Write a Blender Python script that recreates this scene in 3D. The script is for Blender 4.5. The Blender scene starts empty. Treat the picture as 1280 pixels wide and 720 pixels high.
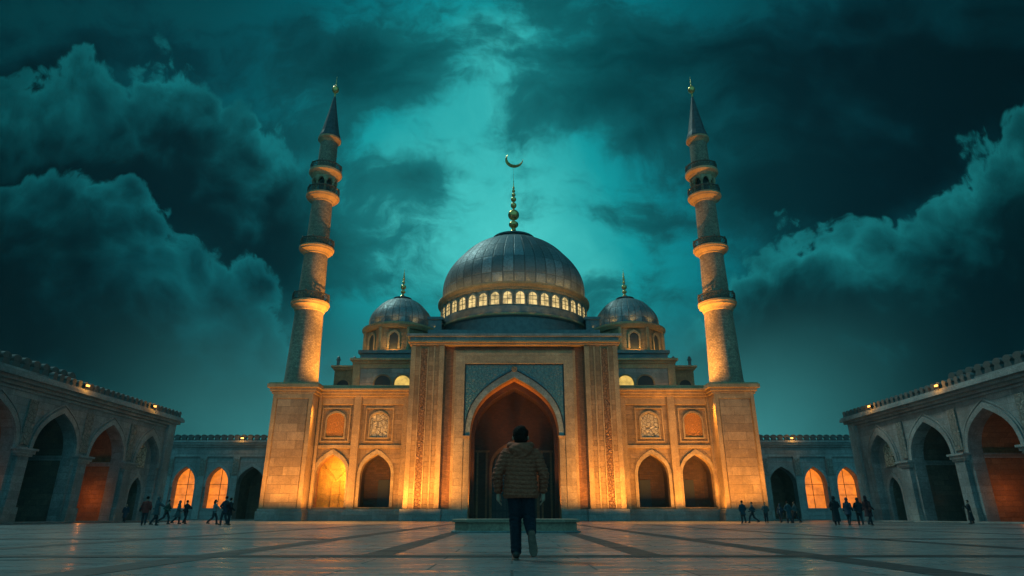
import bpy, bmesh, math, random
from mathutils import Vector, Matrix
R = math.radians
PI = math.pi
random.seed(7)
SC = bpy.context.scene
COL = SC.collection

# ---------------------------------------------------------------- camera
CAM_H, PITCH, FPX = 0.565, R(20.15), 777.0
cam_data = bpy.data.cameras.new('camera')
cam = bpy.data.objects.new('camera', cam_data)
COL.objects.link(cam)
cam.location = (0, 0, CAM_H)
cam.rotation_euler = (R(90) + PITCH, 0, 0)
cam_data.sensor_width = 36.0
cam_data.lens = 36.0 * FPX / 1280.0
cam_data.clip_start = 0.05
cam_data.clip_end = 6000
SC.camera = cam
SC.render.resolution_x, SC.render.resolution_y = 1024, 576

SC.view_settings.view_transform = 'Standard'
SC.view_settings.look = 'None'
SC.view_settings.exposure = 0.0
SC.view_settings.gamma = 1.0
SC.view_settings.use_curve_mapping = False
SC.render.engine = 'CYCLES'
SC.cycles.use_denoising = True
SC.cycles.max_bounces = 6
SC.cycles.diffuse_bounces = 3
SC.cycles.glossy_bounces = 3
SC.cycles.transmission_bounces = 2
SC.cycles.volume_bounces = 1
SC.cycles.sample_clamp_indirect = 4.0
SC.cycles.caustics_reflective = False
SC.cycles.caustics_refractive = False


# ---------------------------------------------------------------- node helper
class NT:
    """Small helper to write node trees as expressions."""
    def __init__(s, tree):
        s.t = tree
        s.t.nodes.clear()

    def n(s, kind, **kw):
        nd = s.t.nodes.new(kind)
        for k, v in kw.items():
            setattr(nd, k, v)
        return nd

    def put(s, sock, v):
        if v is None:
            return
        if isinstance(v, bpy.types.NodeSocket):
            s.t.links.new(v, sock)
        else:
            if sock.type == 'RGBA' and hasattr(v, '__len__') and len(v) == 3:
                v = (*v, 1)
            sock.default_value = v

    def m(s, op, a, b=None, c=None, clamp=False):
        nd = s.n('ShaderNodeMath', operation=op, use_clamp=clamp)
        s.put(nd.inputs[0], a)
        s.put(nd.inputs[1], b)
        s.put(nd.inputs[2], c)
        return nd.outputs[0]

    def v(s, op, a, b=None):
        nd = s.n('ShaderNodeVectorMath', operation=op)
        s.put(nd.inputs[0], a)
        s.put(nd.inputs[1], b)
        return nd.outputs['Value'] if op in ('DOT_PRODUCT', 'LENGTH') else nd.outputs[0]

    def xyz(s, x, y, z):
        nd = s.n('ShaderNodeCombineXYZ')
        for i, q in enumerate((x, y, z)):
            s.put(nd.inputs[i], q)
        return nd.outputs[0]

    def sep(s, v):
        nd = s.n('ShaderNodeSeparateXYZ')
        s.put(nd.inputs[0], v)
        return nd.outputs

    def noise(s, vec, scale=5, detail=4, rough=.5, dist=0., out=0):
        nd = s.n('ShaderNodeTexNoise')
        s.put(nd.inputs['Vector'], vec)
        s.put(nd.inputs['Scale'], scale)
        s.put(nd.inputs['Detail'], detail)
        s.put(nd.inputs['Roughness'], rough)
        s.put(nd.inputs['Distortion'], dist)
        return nd.outputs[out]

    def ss(s, x, a, b, lo=0., hi=1.):
        nd = s.n('ShaderNodeMapRange', interpolation_type='SMOOTHSTEP')
        s.put(nd.inputs[0], x)
        for i, q in enumerate((a, b, lo, hi)):
            s.put(nd.inputs[1 + i], q)
        return nd.outputs[0]

    def mix(s, f, a, b, mode='MIX'):
        nd = s.n('ShaderNodeMix', data_type='RGBA', blend_type=mode)
        s.put(nd.inputs[0], f)
        s.put(nd.inputs[6], a)
        s.put(nd.inputs[7], b)
        return nd.outputs[2]

    def mapping(s, vec, loc=(0, 0, 0), rot=(0, 0, 0), scale=(1, 1, 1), kind='POINT'):
        nd = s.n('ShaderNodeMapping', vector_type=kind)
        s.put(nd.inputs[0], vec)
        nd.inputs[1].default_value = loc
        nd.inputs[2].default_value = rot
        nd.inputs[3].default_value = scale
        return nd.outputs[0]

    def bump(s, h, strength=.3, dist=.05, normal=None):
        nd = s.n('ShaderNodeBump')
        nd.inputs['Strength'].default_value = strength
        nd.inputs['Distance'].default_value = dist
        s.put(nd.inputs['Height'], h)
        s.put(nd.inputs['Normal'], normal)
        return nd.outputs[0]


# ---------------------------------------------------------------- world: dusk sky
SUN_EL, SUN_AZ = R(54), R(-48)        # dim moon-like light from behind and left of the dome
world = bpy.data.worlds.new('World')
SC.world = world
world.use_nodes = True
world.cycles.sampling_method = 'MANUAL'
world.cycles.sample_map_resolution = 256


def build_sky():
    t = NT(world.node_tree)
    d = t.n('ShaderNodeTexCoord').outputs['Generated']
    # the sky as seen towards the sanctuary: gnomonic coordinates round one fixed compass direction
    fwd = (0, math.cos(PITCH), math.sin(PITCH))
    up = (0, -math.sin(PITCH), math.cos(PITCH))
    w = t.m('MAXIMUM', t.v('DOT_PRODUCT', d, fwd), .12)
    u = t.m('DIVIDE', t.v('DOT_PRODUCT', d, (1, 0, 0)), w)
    v = t.m('DIVIDE', t.v('DOT_PRODUCT', d, up), w)
    uv = t.xyz(u, v, 0)
    elev = t.sep(d)[2]

    def blob(px, py, rx, ry, rot=0):
        mp = t.mapping(uv, ((px - 640) / FPX, (360 - py) / FPX, 0), (0, 0, R(rot)), (1.25 * rx / FPX, 1.25 * ry / FPX, 1), 'TEXTURE')
        g = t.n('ShaderNodeTexGradient', gradient_type='QUADRATIC_SPHERE')
        t.put(g.inputs[0], mp)
        return g.outputs['Fac']

    def add(*xs):
        r = xs[0]
        for x in xs[1:]:
            r = t.m('ADD', r, x)
        return r

    def k(x, f):
        return t.m('MULTIPLY', x, f)

    warp = t.v('SUBTRACT', t.noise(uv, 3.2, 5, .55, out=1), (.5, .5, .5))
    wuv = t.v('ADD', uv, t.v('MULTIPLY', warp, (.22, .22, 0)))
    n_big = t.noise(wuv, 3.0, 8, .6)
    n_mid = t.noise(t.v('ADD', wuv, (3.1, 7.7, 0)), 7.5, 9, .66)
    stretch = t.noise(t.mapping(wuv, rot=(0, 0, R(-22)), scale=(1.5, 4.2, 1)), 2.2, 7, .58)
    vor = t.n('ShaderNodeTexVoronoi', feature='F1')
    t.put(vor.inputs['Vector'], t.v('ADD', uv, t.v('MULTIPLY', warp, (.1, .1, 0))))
    vor.inputs['Scale'].default_value = 15.0
    puff = vor.outputs['Distance']
    vor2 = t.n('ShaderNodeTexVoronoi', feature='F1')
    t.put(vor2.inputs['Vector'], t.v('ADD', uv, t.v('MULTIPLY', warp, (.06, .06, 0))))
    vor2.inputs['Scale'].default_value = 38.0
    puff2 = vor2.outputs['Distance']

    # clear sky: afterglow behind the dome falling to deep teal at the sides
    glow = add(k(blob(640, 300, 430, 380), .72), k(blob(640, 230, 150, 230), .16), k(blob(610, 50, 330, 230, 10), .55),
               k(blob(430, 330, 260, 200), .26), k(blob(740, 340, 190, 150), .30), k(blob(500, 250, 170, 200), .25))
    glow = t.m('MULTIPLY', glow, t.m('ADD', .45, t.m('MULTIPLY', n_big, 1.05)))
    ramp = t.n('ShaderNodeValToRGB')
    t.put(ramp.inputs[0], glow)
    e = ramp.color_ramp.elements
    e[0].position, e[0].color = 0, (.0016, .060, .075, 1)
    e[1].position, e[1].color = 1, (.10, .70, .66, 1)
    for p, c in ((.10, (.0012, .090, .112, 1)), (.28, (.0022, .19, .225, 1)), (.48, (.007, .31, .335, 1)), (.72, (.05, .50, .49, 1))):
        q = e.new(p)
        q.color = c
    clear = ramp.outputs[0]
    # band of lighter air close to the horizon
    low = t.ss(elev, .44, .04)
    low = t.m('MULTIPLY', low, t.ss(t.m('ABSOLUTE', u), .9, .25, .1, 1))
    clear = t.mix(k(low, .8), clear, (.006, .085, .090))

    # thin streaky cloud that darkens the sky in soft pieces
    cover = add(
        k(blob(450, 75, 170, 105, -10), 1.35), k(blob(550, 70, 90, 60, 10), .5), k(blob(525, 215, 75, 50, 15), .75),
        k(blob(400, 190, 150, 75, -25), .6), k(blob(470, 300, 130, 60, 10), .45),
        k(blob(60, 110, 330, 200, -15), 1.0), k(blob(130, 215, 380, 120, -18), 1.25), k(blob(300, 280, 240, 90, -25), .9),
        k(blob(900, 60, 360, 130, -6), 1.1), k(blob(760, 120, 150, 90, 25), .8), k(blob(1180, 110, 420, 190, 12), 1.6),
        k(blob(990, 235, 250, 75, 4), 1.25), k(blob(830, 300, 110, 50, 25), .5), k(blob(800, 170, 130, 45, 25), .45), k(blob(1100, 250, 250, 90, 15), .8),
        k(blob(1150, 420, 460, 200, 20), .9), k(blob(640, 230, 300, 260), .22))
    tex = add(k(n_big, 1.15), k(n_mid, 1.05), k(stretch, 1.35), -1.62)
    dens = t.m('ADD', k(cover, .82), k(tex, 1.25))
    mask = t.ss(dens, .16, .64)
    thick = t.ss(dens, .3, 1.25)
    lit = t.m('MULTIPLY', glow, .75, clamp=True)
    cl_thin = t.mix(lit, (.0012, .036, .050), (.013, .27, .285))
    cl_thick = t.mix(lit, (.0004, .0050, .0100), (.003, .105, .120))
    col = t.mix(k(mask, .93), clear, t.mix(thick, cl_thin, cl_thick))

    # heaped banks: a ragged, brighter top edge and a dark body below
    def bank(col, pts, amp, rim, body, under, fall, rim_len, end_fade):
        fc = t.n('ShaderNodeFloatCurve')
        c = fc.mapping.curves[0]
        xs = [(p[0] + 200) / 1680 for p in pts]
        ys = [1 - p[1] / 720 for p in pts]
        while len(c.points) < len(pts):
            c.points.new(.5, .5)
        for q, x, y in zip(c.points, xs, ys):
            q.location = (x, y)
            q.handle_type = 'AUTO'
        fc.mapping.update()
        px = t.m('ADD', k(u, FPX), 640)
        t.put(fc.inputs['Value'], t.m('DIVIDE', t.m('ADD', px, 200), 1680))
        edge = t.m('DIVIDE', t.m('SUBTRACT', k(fc.outputs[0], 720), 360), FPX)   # v of the edge
        dd = t.m('SUBTRACT', edge, v)
        dd = add(dd, k(t.m('SUBTRACT', n_big, .5), amp * 2.7), k(t.m('SUBTRACT', n_mid, .5), amp * 1.4),
                 k(t.m('SUBTRACT', .42, puff), amp * .34), k(t.m('SUBTRACT', .42, puff2), amp * .24))
        a, b2, c2, e2 = end_fade
        fade = t.m('MULTIPLY', t.ss(px, a, b2), t.ss(px, e2, c2))
        on = t.m('MULTIPLY', t.ss(dd, -.006, .022), fade)
        on = t.m('MULTIPLY', on, t.ss(dd, fall[1], fall[0]))
        r = t.m('POWER', 2.718, k(t.m('MAXIMUM', dd, 0), -1 / rim_len))
        r = t.m('MULTIPLY', r, t.m('ADD', .45, k(puff, 1.3)))
        r = t.m('MULTIPLY', r, t.m('ADD', .35, k(n_mid, 1.3)), clamp=True)
        deep = t.ss(add(dd, k(t.m('SUBTRACT', n_mid, .5), .34), k(t.m('SUBTRACT', n_big, .5), .2)), .02, .20)
        c_ = t.mix(deep, body, under)
        c_ = t.mix(r, c_, rim)
        return t.mix(on, col, c_)

    col = bank(col, [(-200, 40), (40, 62), (170, 66), (240, 100), (290, 140), (345, 185), (400, 225), (480, 300), (1480, 400)],
               .16, (.0055, .150, .168), (.0014, .036, .046), (.0005, .0085, .0135), (.16, .42), .045, (-900, -500, 330, 470))
    col = bank(col, [(-200, 190), (0, 212), (90, 215), (165, 250), (240, 292), (300, 312), (345, 365), (400, 430), (520, 480), (1480, 640)],
               .15, (.005, .130, .148), (.0012, .030, .040), (.0005, .0080, .013), (.26, .5), .045, (-900, -500, 370, 560))
    col = bank(col, [(-200, 600), (800, 470), (880, 370), (935, 310), (1010, 296), (1085, 292), (1140, 248), (1205, 188), (1280, 122), (1480, 20)],
               .15, (.009, .19, .205), (.0016, .040, .050), (.0005, .0095, .015), (.28, .55), .05, (800, 900, 1900, 2300))
    # lower air in front of the banks
    air = t.m('MULTIPLY', t.ss(elev, .34, .05), .85)
    air = t.m('MULTIPLY', air, t.m('ADD', .6, t.m('MULTIPLY', n_big, .8)), clamp=True)
    air = t.m('MULTIPLY', air, t.ss(t.m('ABSOLUTE', u), .78, .30, .05, 1))
    col = t.mix(air, col, (.050, .29, .295))
    # the sky dims away from the afterglow
    far = t.ss(t.v('LENGTH', t.v('SUBTRACT', uv, (0, .05, 0))), .48, 1.0, 1.0, .55)
    col = t.mix(1.0, col, t.xyz(far, far, far), 'MULTIPLY')
    # a trace of the physical twilight sky over everything
    sky = t.n('ShaderNodeTexSky', sky_type='NISHITA')
    sky.sun_disc = False
    sky.sun_elevation = R(2)
    sky.sun_rotation = SUN_AZ
    col = t.mix(1.0, col, t.mix(1.0, sky.outputs[0], (.00006, .00016, .0002), 'MULTIPLY'), 'ADD')
    # added fill: sky behind the viewer, out of view, brightened to light the facades
    back = t.ss(t.v('DOT_PRODUCT', d, (0, -.93, .37)), .0, .9)
    col = t.mix(t.m('MULTIPLY', back, t.m('ADD', .55, t.m('MULTIPLY', n_big, .8))), col, (.075, .40, .50))
    bg = t.n('ShaderNodeBackground')
    t.put(bg.inputs[0], col)
    bg.inputs[1].default_value = 1.0
    out = t.n('ShaderNodeOutputWorld')
    t.t.links.new(bg.outputs[0], out.inputs[0])


build_sky()


# ---------------------------------------------------------------- dim overhead light (moon through cloud)
sun_d = bpy.data.lights.new('sun', 'SUN')
sun_d.energy = 1.15
sun_d.angle = R(8)
sun_d.color = (.66, 1.0, .92)
sun = bpy.data.objects.new('sun', sun_d)
COL.objects.link(sun)
sun.rotation_euler = (R(90) - SUN_EL, 0, PI + SUN_AZ * -1)


# ---------------------------------------------------------------- mesh helpers
class MB:
    """Collects shapes; build() links them as one mesh object."""
    def __init__(s):
        s.bm = bmesh.new()

    def raw(s, verts, faces):
        vs = [s.bm.verts.new(v) for v in verts]
        for f in faces:
            try:
                s.bm.faces.new([vs[i] for i in f])
            except ValueError:
                pass
        return vs

    def box(s, x0, x1, y0, y1, z0, z1):
        v = [(x, y, z) for z in (z0, z1) for y in (y0, y1) for x in (x0, x1)]
        s.raw(v, [(0, 2, 3, 1), (4, 5, 7, 6), (0, 1, 5, 4), (2, 6, 7, 3), (0, 4, 6, 2), (1, 3, 7, 5)])
        return s

    def steps(s, x0, x1, y0, y1, prof):
        """stacked boxes growing outward: prof = (z0, z1, out)"""
        for z0, z1, o in prof:
            s.box(x0 - o, x1 + o, y0 - o, y1, z0, z1)
        return s

    def lathe(s, prof, c=(0, 0), seg=32, a0=0.0):
        vs = []
        for r, z in prof:
            vs.append([s.bm.verts.new((c[0] + r * math.cos(a0 + 2 * PI * i / seg), c[1] + r * math.sin(a0 + 2 * PI * i / seg), z)) for i in range(seg)])
        for a, b in zip(vs, vs[1:]):
            for i in range(seg):
                j = (i + 1) % seg
                s.bm.faces.new((a[i], a[j], b[j], b[i]))
        s.bm.faces.new(vs[0][::-1])
        s.bm.faces.new(vs[-1])
        return s

    def tube(s, p, q, r0, r1=None, seg=10):
        p, q = Vector(p), Vector(q)
        r1 = r0 if r1 is None else r1
        d = (q - p).normalized()
        a = d.orthogonal().normalized()
        b = d.cross(a)
        ra = [s.bm.verts.new(p + r0 * (a * math.cos(2 * PI * i / seg) + b * math.sin(2 * PI * i / seg))) for i in range(seg)]
        rb = [s.bm.verts.new(q + r1 * (a * math.cos(2 * PI * i / seg) + b * math.sin(2 * PI * i / seg))) for i in range(seg)]
        for i in range(seg):
            j = (i + 1) % seg
            s.bm.faces.new((ra[i], ra[j], rb[j], rb[i]))
        s.bm.faces.new(ra[::-1])
        s.bm.faces.new(rb)
        return s

    def ball(s, c, r, seg=14, rot=None):
        r = (r, r, r) if not hasattr(r, '__len__') else r
        M = Matrix.Translation(c) @ (rot if rot else Matrix.Identity(4)) @ Matrix.Diagonal((*r, 1))
        bmesh.ops.create_uvsphere(s.bm, u_segments=seg, v_segments=max(6, seg // 2 + 1), radius=1, matrix=M)
        return s

    def caps(s, p, q, r0, r1=None, seg=12):
        r1 = r0 if r1 is None else r1
        s.tube(p, q, r0, r1, seg)
        s.ball(p, r0, seg)
        s.ball(q, r1, seg)
        return s

    def chain(s, pts, seg=12):
        for (p, r0), (q, r1) in zip(pts, pts[1:]):
            s.caps(p, q, r0, r1, seg)
        return s

    def loft(s, rings):
        vs = [[s.bm.verts.new(p) for p in r] for r in rings]
        n = len(vs[0])
        for a, b in zip(vs, vs[1:]):
            for i in range(n):
                j = (i + 1) % n
                s.bm.faces.new((a[i], a[j], b[j], b[i]))
        s.bm.faces.new(vs[0][::-1])
        s.bm.faces.new(vs[-1])
        return s

    def plate(s, outline, holes, thick, fn):
        """a slab with cut-outs; fn maps (a, b, depth) to a point"""
        cu = bpy.data.curves.new('tmp', 'CURVE')
        cu.dimensions = '2D'
        cu.fill_mode = 'BOTH'
        cu.extrude = thick / 2
        for pl in [outline] + holes:
            sp = cu.splines.new('POLY')
            sp.points.add(len(pl) - 1)
            for q, (a, b) in zip(sp.points, pl):
                q.co = (a, b, 0, 1)
            sp.use_cyclic_u = True
        ob = bpy.data.objects.new('tmp', cu)
        COL.objects.link(ob)
        dg = bpy.context.evaluated_depsgraph_get()
        me = bpy.data.meshes.new_from_object(ob.evaluated_get(dg))
        vs = [fn(v.co.x, v.co.y, thick / 2 - v.co.z) for v in me.vertices]
        s.raw(vs, [tuple(p.vertices) for p in me.polygons])
        bpy.data.objects.remove(ob)
        bpy.data.curves.remove(cu)
        bpy.data.meshes.remove(me)
        return s

    def tunnel(s, path, d0, d1, fn, back=True):
        """inner skin of an opening: path swept from depth d0 to d1 (open path along the floor is closed)"""
        a = [s.bm.verts.new(fn(p, q, d0)) for p, q in path]
        b = [s.bm.verts.new(fn(p, q, d1)) for p, q in path]
        n = len(path)
        for i in range(n):
            j = (i + 1) % n
            s.bm.faces.new((a[i], a[j], b[j], b[i]))
        if back:
            s.bm.faces.new(b)
        return s

    def build(s, name, mat, parent=None, smooth=False, weld=True, bevel=0, norm=True, angle=40):
        if weld:
            bmesh.ops.remove_doubles(s.bm, verts=s.bm.verts, dist=1e-5)
        if norm:
            bmesh.ops.recalc_face_normals(s.bm, faces=s.bm.faces)
        off = origin_of(parent)
        if off.length:
            bmesh.ops.translate(s.bm, verts=s.bm.verts, vec=-off)
        me = bpy.data.meshes.new(name)
        s.bm.to_mesh(me)
        s.bm.free()
        if smooth:
            for p in me.polygons:
                p.use_smooth = True
            if angle and hasattr(me, 'set_sharp_from_angle'):
                me.set_sharp_from_angle(angle=R(angle))
        if mat:
            me.materials.append(mat)
        ob = bpy.data.objects.new(name, me)
        COL.objects.link(ob)
        if parent:
            ob.parent = parent
        if bevel:
            m = ob.modifiers.new('bevel', 'BEVEL')
            m.width = bevel
            m.segments = 2
            m.limit_method = 'ANGLE'
        return ob


def origin_of(o):
    v = Vector((0, 0, 0))
    while o is not None:
        v = v + o.location
        o = o.parent
    return v


def remesh(mb, voxel, smooth=4):
    """fuse the collected shapes into one continuous skin"""
    me = bpy.data.meshes.new('tmp')
    mb.bm.to_mesh(me)
    mb.bm.free()
    ob = bpy.data.objects.new('tmp', me)
    COL.objects.link(ob)
    m = ob.modifiers.new('r', 'REMESH')
    m.mode = 'VOXEL'
    m.voxel_size = voxel
    if smooth:
        q = ob.modifiers.new('s', 'SMOOTH')
        q.iterations = smooth
        q.factor = .5
    dg = bpy.context.evaluated_depsgraph_get()
    out = bpy.data.meshes.new_from_object(ob.evaluated_get(dg))
    bpy.data.objects.remove(ob)
    bpy.data.meshes.remove(me)
    r = MB()
    r.bm.from_mesh(out)
    bpy.data.meshes.remove(out)
    return r


def tag(o, label=None, cat=None, group=None, kind=None):
    if label:
        o['label'] = label
    if cat:
        o['category'] = cat
    if group:
        o['group'] = group
    if kind:
        o['kind'] = kind
    return o


def thing(name, label, cat, loc=(0, 0, 0), group=None):
    o = bpy.data.objects.new(name, None)
    o.empty_display_size = .3
    COL.objects.link(o)
    o.location = loc
    return tag(o, label, cat, group)


def arch(cx, hw, z0, spring, apex, n=14, keel=.0):
    """closed outline of a pointed opening"""
    rise = apex - spring
    P = [(-hw, spring), (-hw, spring + .60 * rise), (-.50 * hw, apex - (.20 - keel) * rise), (0, apex)]
    left = []
    for i in range(n + 1):
        t = i / n
        b = ((1 - t) ** 3, 3 * t * (1 - t) ** 2, 3 * t * t * (1 - t), t ** 3)
        left.append((sum(b[k] * P[k][0] for k in range(4)), sum(b[k] * P[k][1] for k in range(4))))
    right = [(-x, z) for x, z in left[-2::-1]]
    return [(cx + x, z) for x, z in [(-hw, z0)] + left + right + [(hw, z0)]]


def band(outer, inner):
    """a moulding that follows an arch: outer and inner outlines run from foot to foot"""
    return outer + inner[::-1]


def rect(a0, a1, b0, b1):
    return [(a0, b0), (a1, b0), (a1, b1), (a0, b1)]


def front(y):
    """slab facing the camera side: depth grows with Y"""
    return lambda a, b, d: (a, y + d, b)


def sidewall(x, sgn):
    """slab facing the middle of the court; depth grows outward"""
    return lambda a, b, d: (x + sgn * d, a, b)


# ---------------------------------------------------------------- materials
def material(name):
    m = bpy.data.materials.new(name)
    m.use_nodes = True
    t = NT(m.node_tree)
    bsdf = t.n('ShaderNodeBsdfPrincipled')
    out = t.n('ShaderNodeOutputMaterial')
    t.t.links.new(bsdf.outputs[0], out.inputs[0])
    return m, t, bsdf


def setp(t, b, **kw):
    nm = dict(color='Base Color', rough='Roughness', metal='Metallic', normal='Normal', spec='Specular IOR Level', coat='Coat Weight',
              emit='Emission Color', power='Emission Strength')
    for k, v in kw.items():
        t.put(b.inputs[nm[k]], v)


def stone(name, c1, c2, bw=1.4, bh=.55, mortar=.022, rough=.8, bumpk=.7, grain=.6, mort_dark=.55, round_r=0, stain=.5):
    c2 = tuple(q * .82 for q in c2)
    m, t, b = material(name)
    p = t.n('ShaderNodeTexCoord').outputs['Object']
    x, y, z = t.sep(p)
    if round_r:
        a = t.m('MULTIPLY', t.m('ARCTAN2', y, x), round_r)
        vec = t.xyz(a, z, 0)
    else:
        vec = t.xyz(t.m('ADD', x, y), z, 0)
    br = t.n('ShaderNodeTexBrick')
    br.offset = .5
    t.put(br.inputs['Vector'], vec)
    t.put(br.inputs['Color1'], c1)
    t.put(br.inputs['Color2'], c2)
    t.put(br.inputs['Mortar'], tuple(q * mort_dark for q in c1))
    br.inputs['Scale'].default_value = 1
    br.inputs['Mortar Size'].default_value = mortar
    br.inputs['Mortar Smooth'].default_value = .3
    br.inputs['Bias'].default_value = -.1
    br.inputs['Brick Width'].default_value = bw
    br.inputs['Row Height'].default_value = bh
    big = t.noise(p, .23, 6, .6)
    streak = t.noise(t.mapping(p, scale=(1, 1, .12)), .9, 5, .6)
    fine = t.noise(p, 2.6, 7, .75)
    grit = t.noise(p, 11, 3, .7)
    col = t.mix(t.ss(big, .35, .68, 0, stain), br.outputs[0], tuple(q * .55 for q in c2))
    col = t.mix(t.ss(streak, .48, .72, 0, stain), col, tuple(q * .42 for q in c1))
    col = t.mix(grain, col, t.mix(1, col, t.xyz(t.m('MULTIPLY', fine, 2), t.m('MULTIPLY', fine, 2), t.m('MULTIPLY', fine, 2)), 'MULTIPLY'))
    g2 = t.ss(grit, .3, .7, .6, 1.3)
    col = t.mix(grain, col, t.mix(1, col, t.xyz(g2, g2, g2), 'MULTIPLY'))
    h = t.m('ADD', t.m('MULTIPLY', br.outputs[1], -1.0), t.m('ADD', t.m('MULTIPLY', fine, .8), t.m('MULTIPLY', grit, .5)))
    setp(t, b, color=col, rough=t.ss(fine, .3, .7, rough - .12, rough + .1), normal=t.bump(h, bumpk, .06))
    return m


def carved(name, c1, c2, scale=3.0, depth=.12, rough=.75):
    """low relief of interlaced leaves"""
    m, t, b = material(name)
    p = t.n('ShaderNodeTexCoord').outputs['Object']
    x, y, z = t.sep(p)
    vec = t.xyz(t.m('ADD', x, y), z, 0)
    wv = t.v('ADD', vec, t.v('MULTIPLY', t.v('SUBTRACT', t.noise(vec, scale * .8, 2, .5, out=1), (.5, .5, .5)), (.5 / scale, .5 / scale, 0)))
    vo = t.n('ShaderNodeTexVoronoi', feature='DISTANCE_TO_EDGE')
    t.put(vo.inputs['Vector'], wv)
    vo.inputs['Scale'].default_value = scale
    ring = t.m('SINE', t.m('MULTIPLY', vo.outputs[0], 26))
    h = t.m('ADD', t.ss(vo.outputs[0], .02, .12), t.m('MULTIPLY', ring, .35))
    fine = t.noise(p, 9, 5, .6)
    f = t.ss(h, .15, 1.1)
    col = t.mix(f, c2, c1)
    col = t.mix(t.ss(fine, .45, .75, 0, .4), col, tuple(q * .5 for q in c1))
    setp(t, b, color=col, rough=rough, normal=t.bump(h, .9, depth))
    return m


def plain(name, c, rough=.6, metal=0., var=.25, scale=6., bumpk=.15, spec=.5):
    m, t, b = material(name)
    p = t.n('ShaderNodeTexCoord').outputs['Object']
    f = t.noise(p, scale, 5, .6)
    col = t.mix(t.ss(f, .3, .7), tuple(q * (1 - var) for q in c), tuple(min(1, q * (1 + var)) for q in c))
    setp(t, b, color=col, rough=t.ss(f, .25, .75, max(.05, rough - .1), min(1, rough + .1)), metal=metal, normal=t.bump(f, bumpk, .02), spec=spec)
    return m


def glowing(name, c, power, scale=1.2, lo=.65):
    m, t, b = material(name)
    p = t.n('ShaderNodeTexCoord').outputs['Object']
    f = t.ss(t.noise(p, scale, 4, .6), .3, .7, lo, 1.15)
    setp(t, b, color=(.2, .15, .1), rough=.5, emit=c, power=t.m('MULTIPLY', f, power))
    return m


def dome_skin(name, gores, seam_z, c, metal=.75, rough=.42):
    """sheet-lead dome: standing seams and courses, each sheet weathered a little differently (object origin on the axis)"""
    m, t, b = material(name)
    p = t.n('ShaderNodeTexCoord').outputs['Object']
    x, y, z = t.sep(p)
    a = t.m('MULTIPLY', t.m('ADD', t.m('DIVIDE', t.m('ARCTAN2', y, x), 2 * PI), .5), gores)
    fa = t.m('ABSOLUTE', t.m('SUBTRACT', t.m('FRACT', a), .5))
    zz = t.m('DIVIDE', z, seam_z)
    fz = t.m('ABSOLUTE', t.m('SUBTRACT', t.m('FRACT', zz), .5))
    sa = t.ss(fa, .425, .475)
    sz = t.ss(fz, .46, .49, 0, .6)
    seam = t.m('MAXIMUM', sa, sz)
    wn = t.n('ShaderNodeTexWhiteNoise', noise_dimensions='2D')
    t.put(wn.inputs['Vector'], t.xyz(t.m('FLOOR', a), t.m('FLOOR', zz), 0))
    pv = wn.outputs[0]
    fine = t.noise(p, 3.5, 6, .65)
    run = t.noise(t.xyz(t.m('MULTIPLY', a, 1.5), t.m('MULTIPLY', z, .12), 0), 1.6, 5, .6)
    col = t.mix(pv, tuple(q * .55 for q in c), tuple(q * 1.35 for q in c))
    col = t.mix(t.ss(fine, .4, .75, 0, .65), col, tuple(q * .45 for q in c))
    col = t.mix(t.ss(run, .5, .75, 0, .5), col, (c[0] * .5, c[1] * .62, c[2] * .6))
    col = t.mix(t.m('MULTIPLY', seam, .75), col, tuple(q * .22 for q in c))
    h = t.m('ADD', t.m('MULTIPLY', seam, -1), t.m('ADD', t.m('MULTIPLY', fine, 1.1), t.m('MULTIPLY', pv, .5)))
    setp(t, b, color=col, rough=t.ss(fine, .3, .7, rough - .1, rough + .2), metal=metal, normal=t.bump(h, .5, .12))
    return m


M = {}
SAND = (.43, .28, .142)
M['sand'] = stone('sandstone', SAND, (.345, .22, .11), 1.5, .62, stain=.7)
M['sand_pale'] = stone('sandstone_pale', (.47, .35, .20), (.42, .30, .165), 1.9, .8, mortar=.008, mort_dark=.7)
M['sand_trim'] = stone('sandstone_trim', (.50, .34, .175), (.45, .30, .15), 2.2, 1.5, mortar=.006, mort_dark=.75, bumpk=.3)
M['quoin'] = stone('sandstone_quoins', (.47, .33, .19), (.33, .22, .125), 2.3, 1.05, mortar=.02, mort_dark=.5)
M['brick'] = stone('red_brick', (.36, .175, .085), (.27, .125, .06), .42, .15, mortar=.014, mort_dark=.55, grain=.5)
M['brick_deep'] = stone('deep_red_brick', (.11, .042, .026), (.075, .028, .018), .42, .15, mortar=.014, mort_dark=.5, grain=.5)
M['recess_shade'] = stone('shaded_recess_brick', (.085, .042, .026), (.06, .03, .02), .6, .3, mortar=.02)  # shade of the unlit wing arches, put into a very dark brick colour
M['brick_orange'] = stone('orange_brick', (.52, .23, .085), (.42, .175, .065), .42, .16, mortar=.012, mort_dark=.6)
M['plinth'] = stone('grey_plinth_stone', (.33, .335, .31), (.25, .26, .245), 1.8, .7, mortar=.012)
M['court'] = stone('grey_court_stone', (.335, .36, .355), (.27, .295, .295), 1.5, .62, mortar=.015, mort_dark=.5, stain=.7)
M['court_trim'] = stone('grey_court_trim', (.37, .395, .385), (.31, .33, .325), 2.6, 1.4, mortar=.008, mort_dark=.7, stain=.6)
M['court_dark'] = stone('court_niche_shade_tint', (.20, .155, .115), (.155, .12, .09), 1.1, .5, mortar=.012)  # unlit recesses: their shade is part of this darker colour
M['court_orange'] = stone('court_niche_lit_tint', (.40, .20, .085), (.30, .145, .06), .9, .45, mortar=.014)  # lit bays: the orange lamplight is tinted into the recess colour
M['tile'] = carved('blue_tile', (.055, .20, .24), (.03, .12, .155), 2.6, .04, .45)
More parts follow.
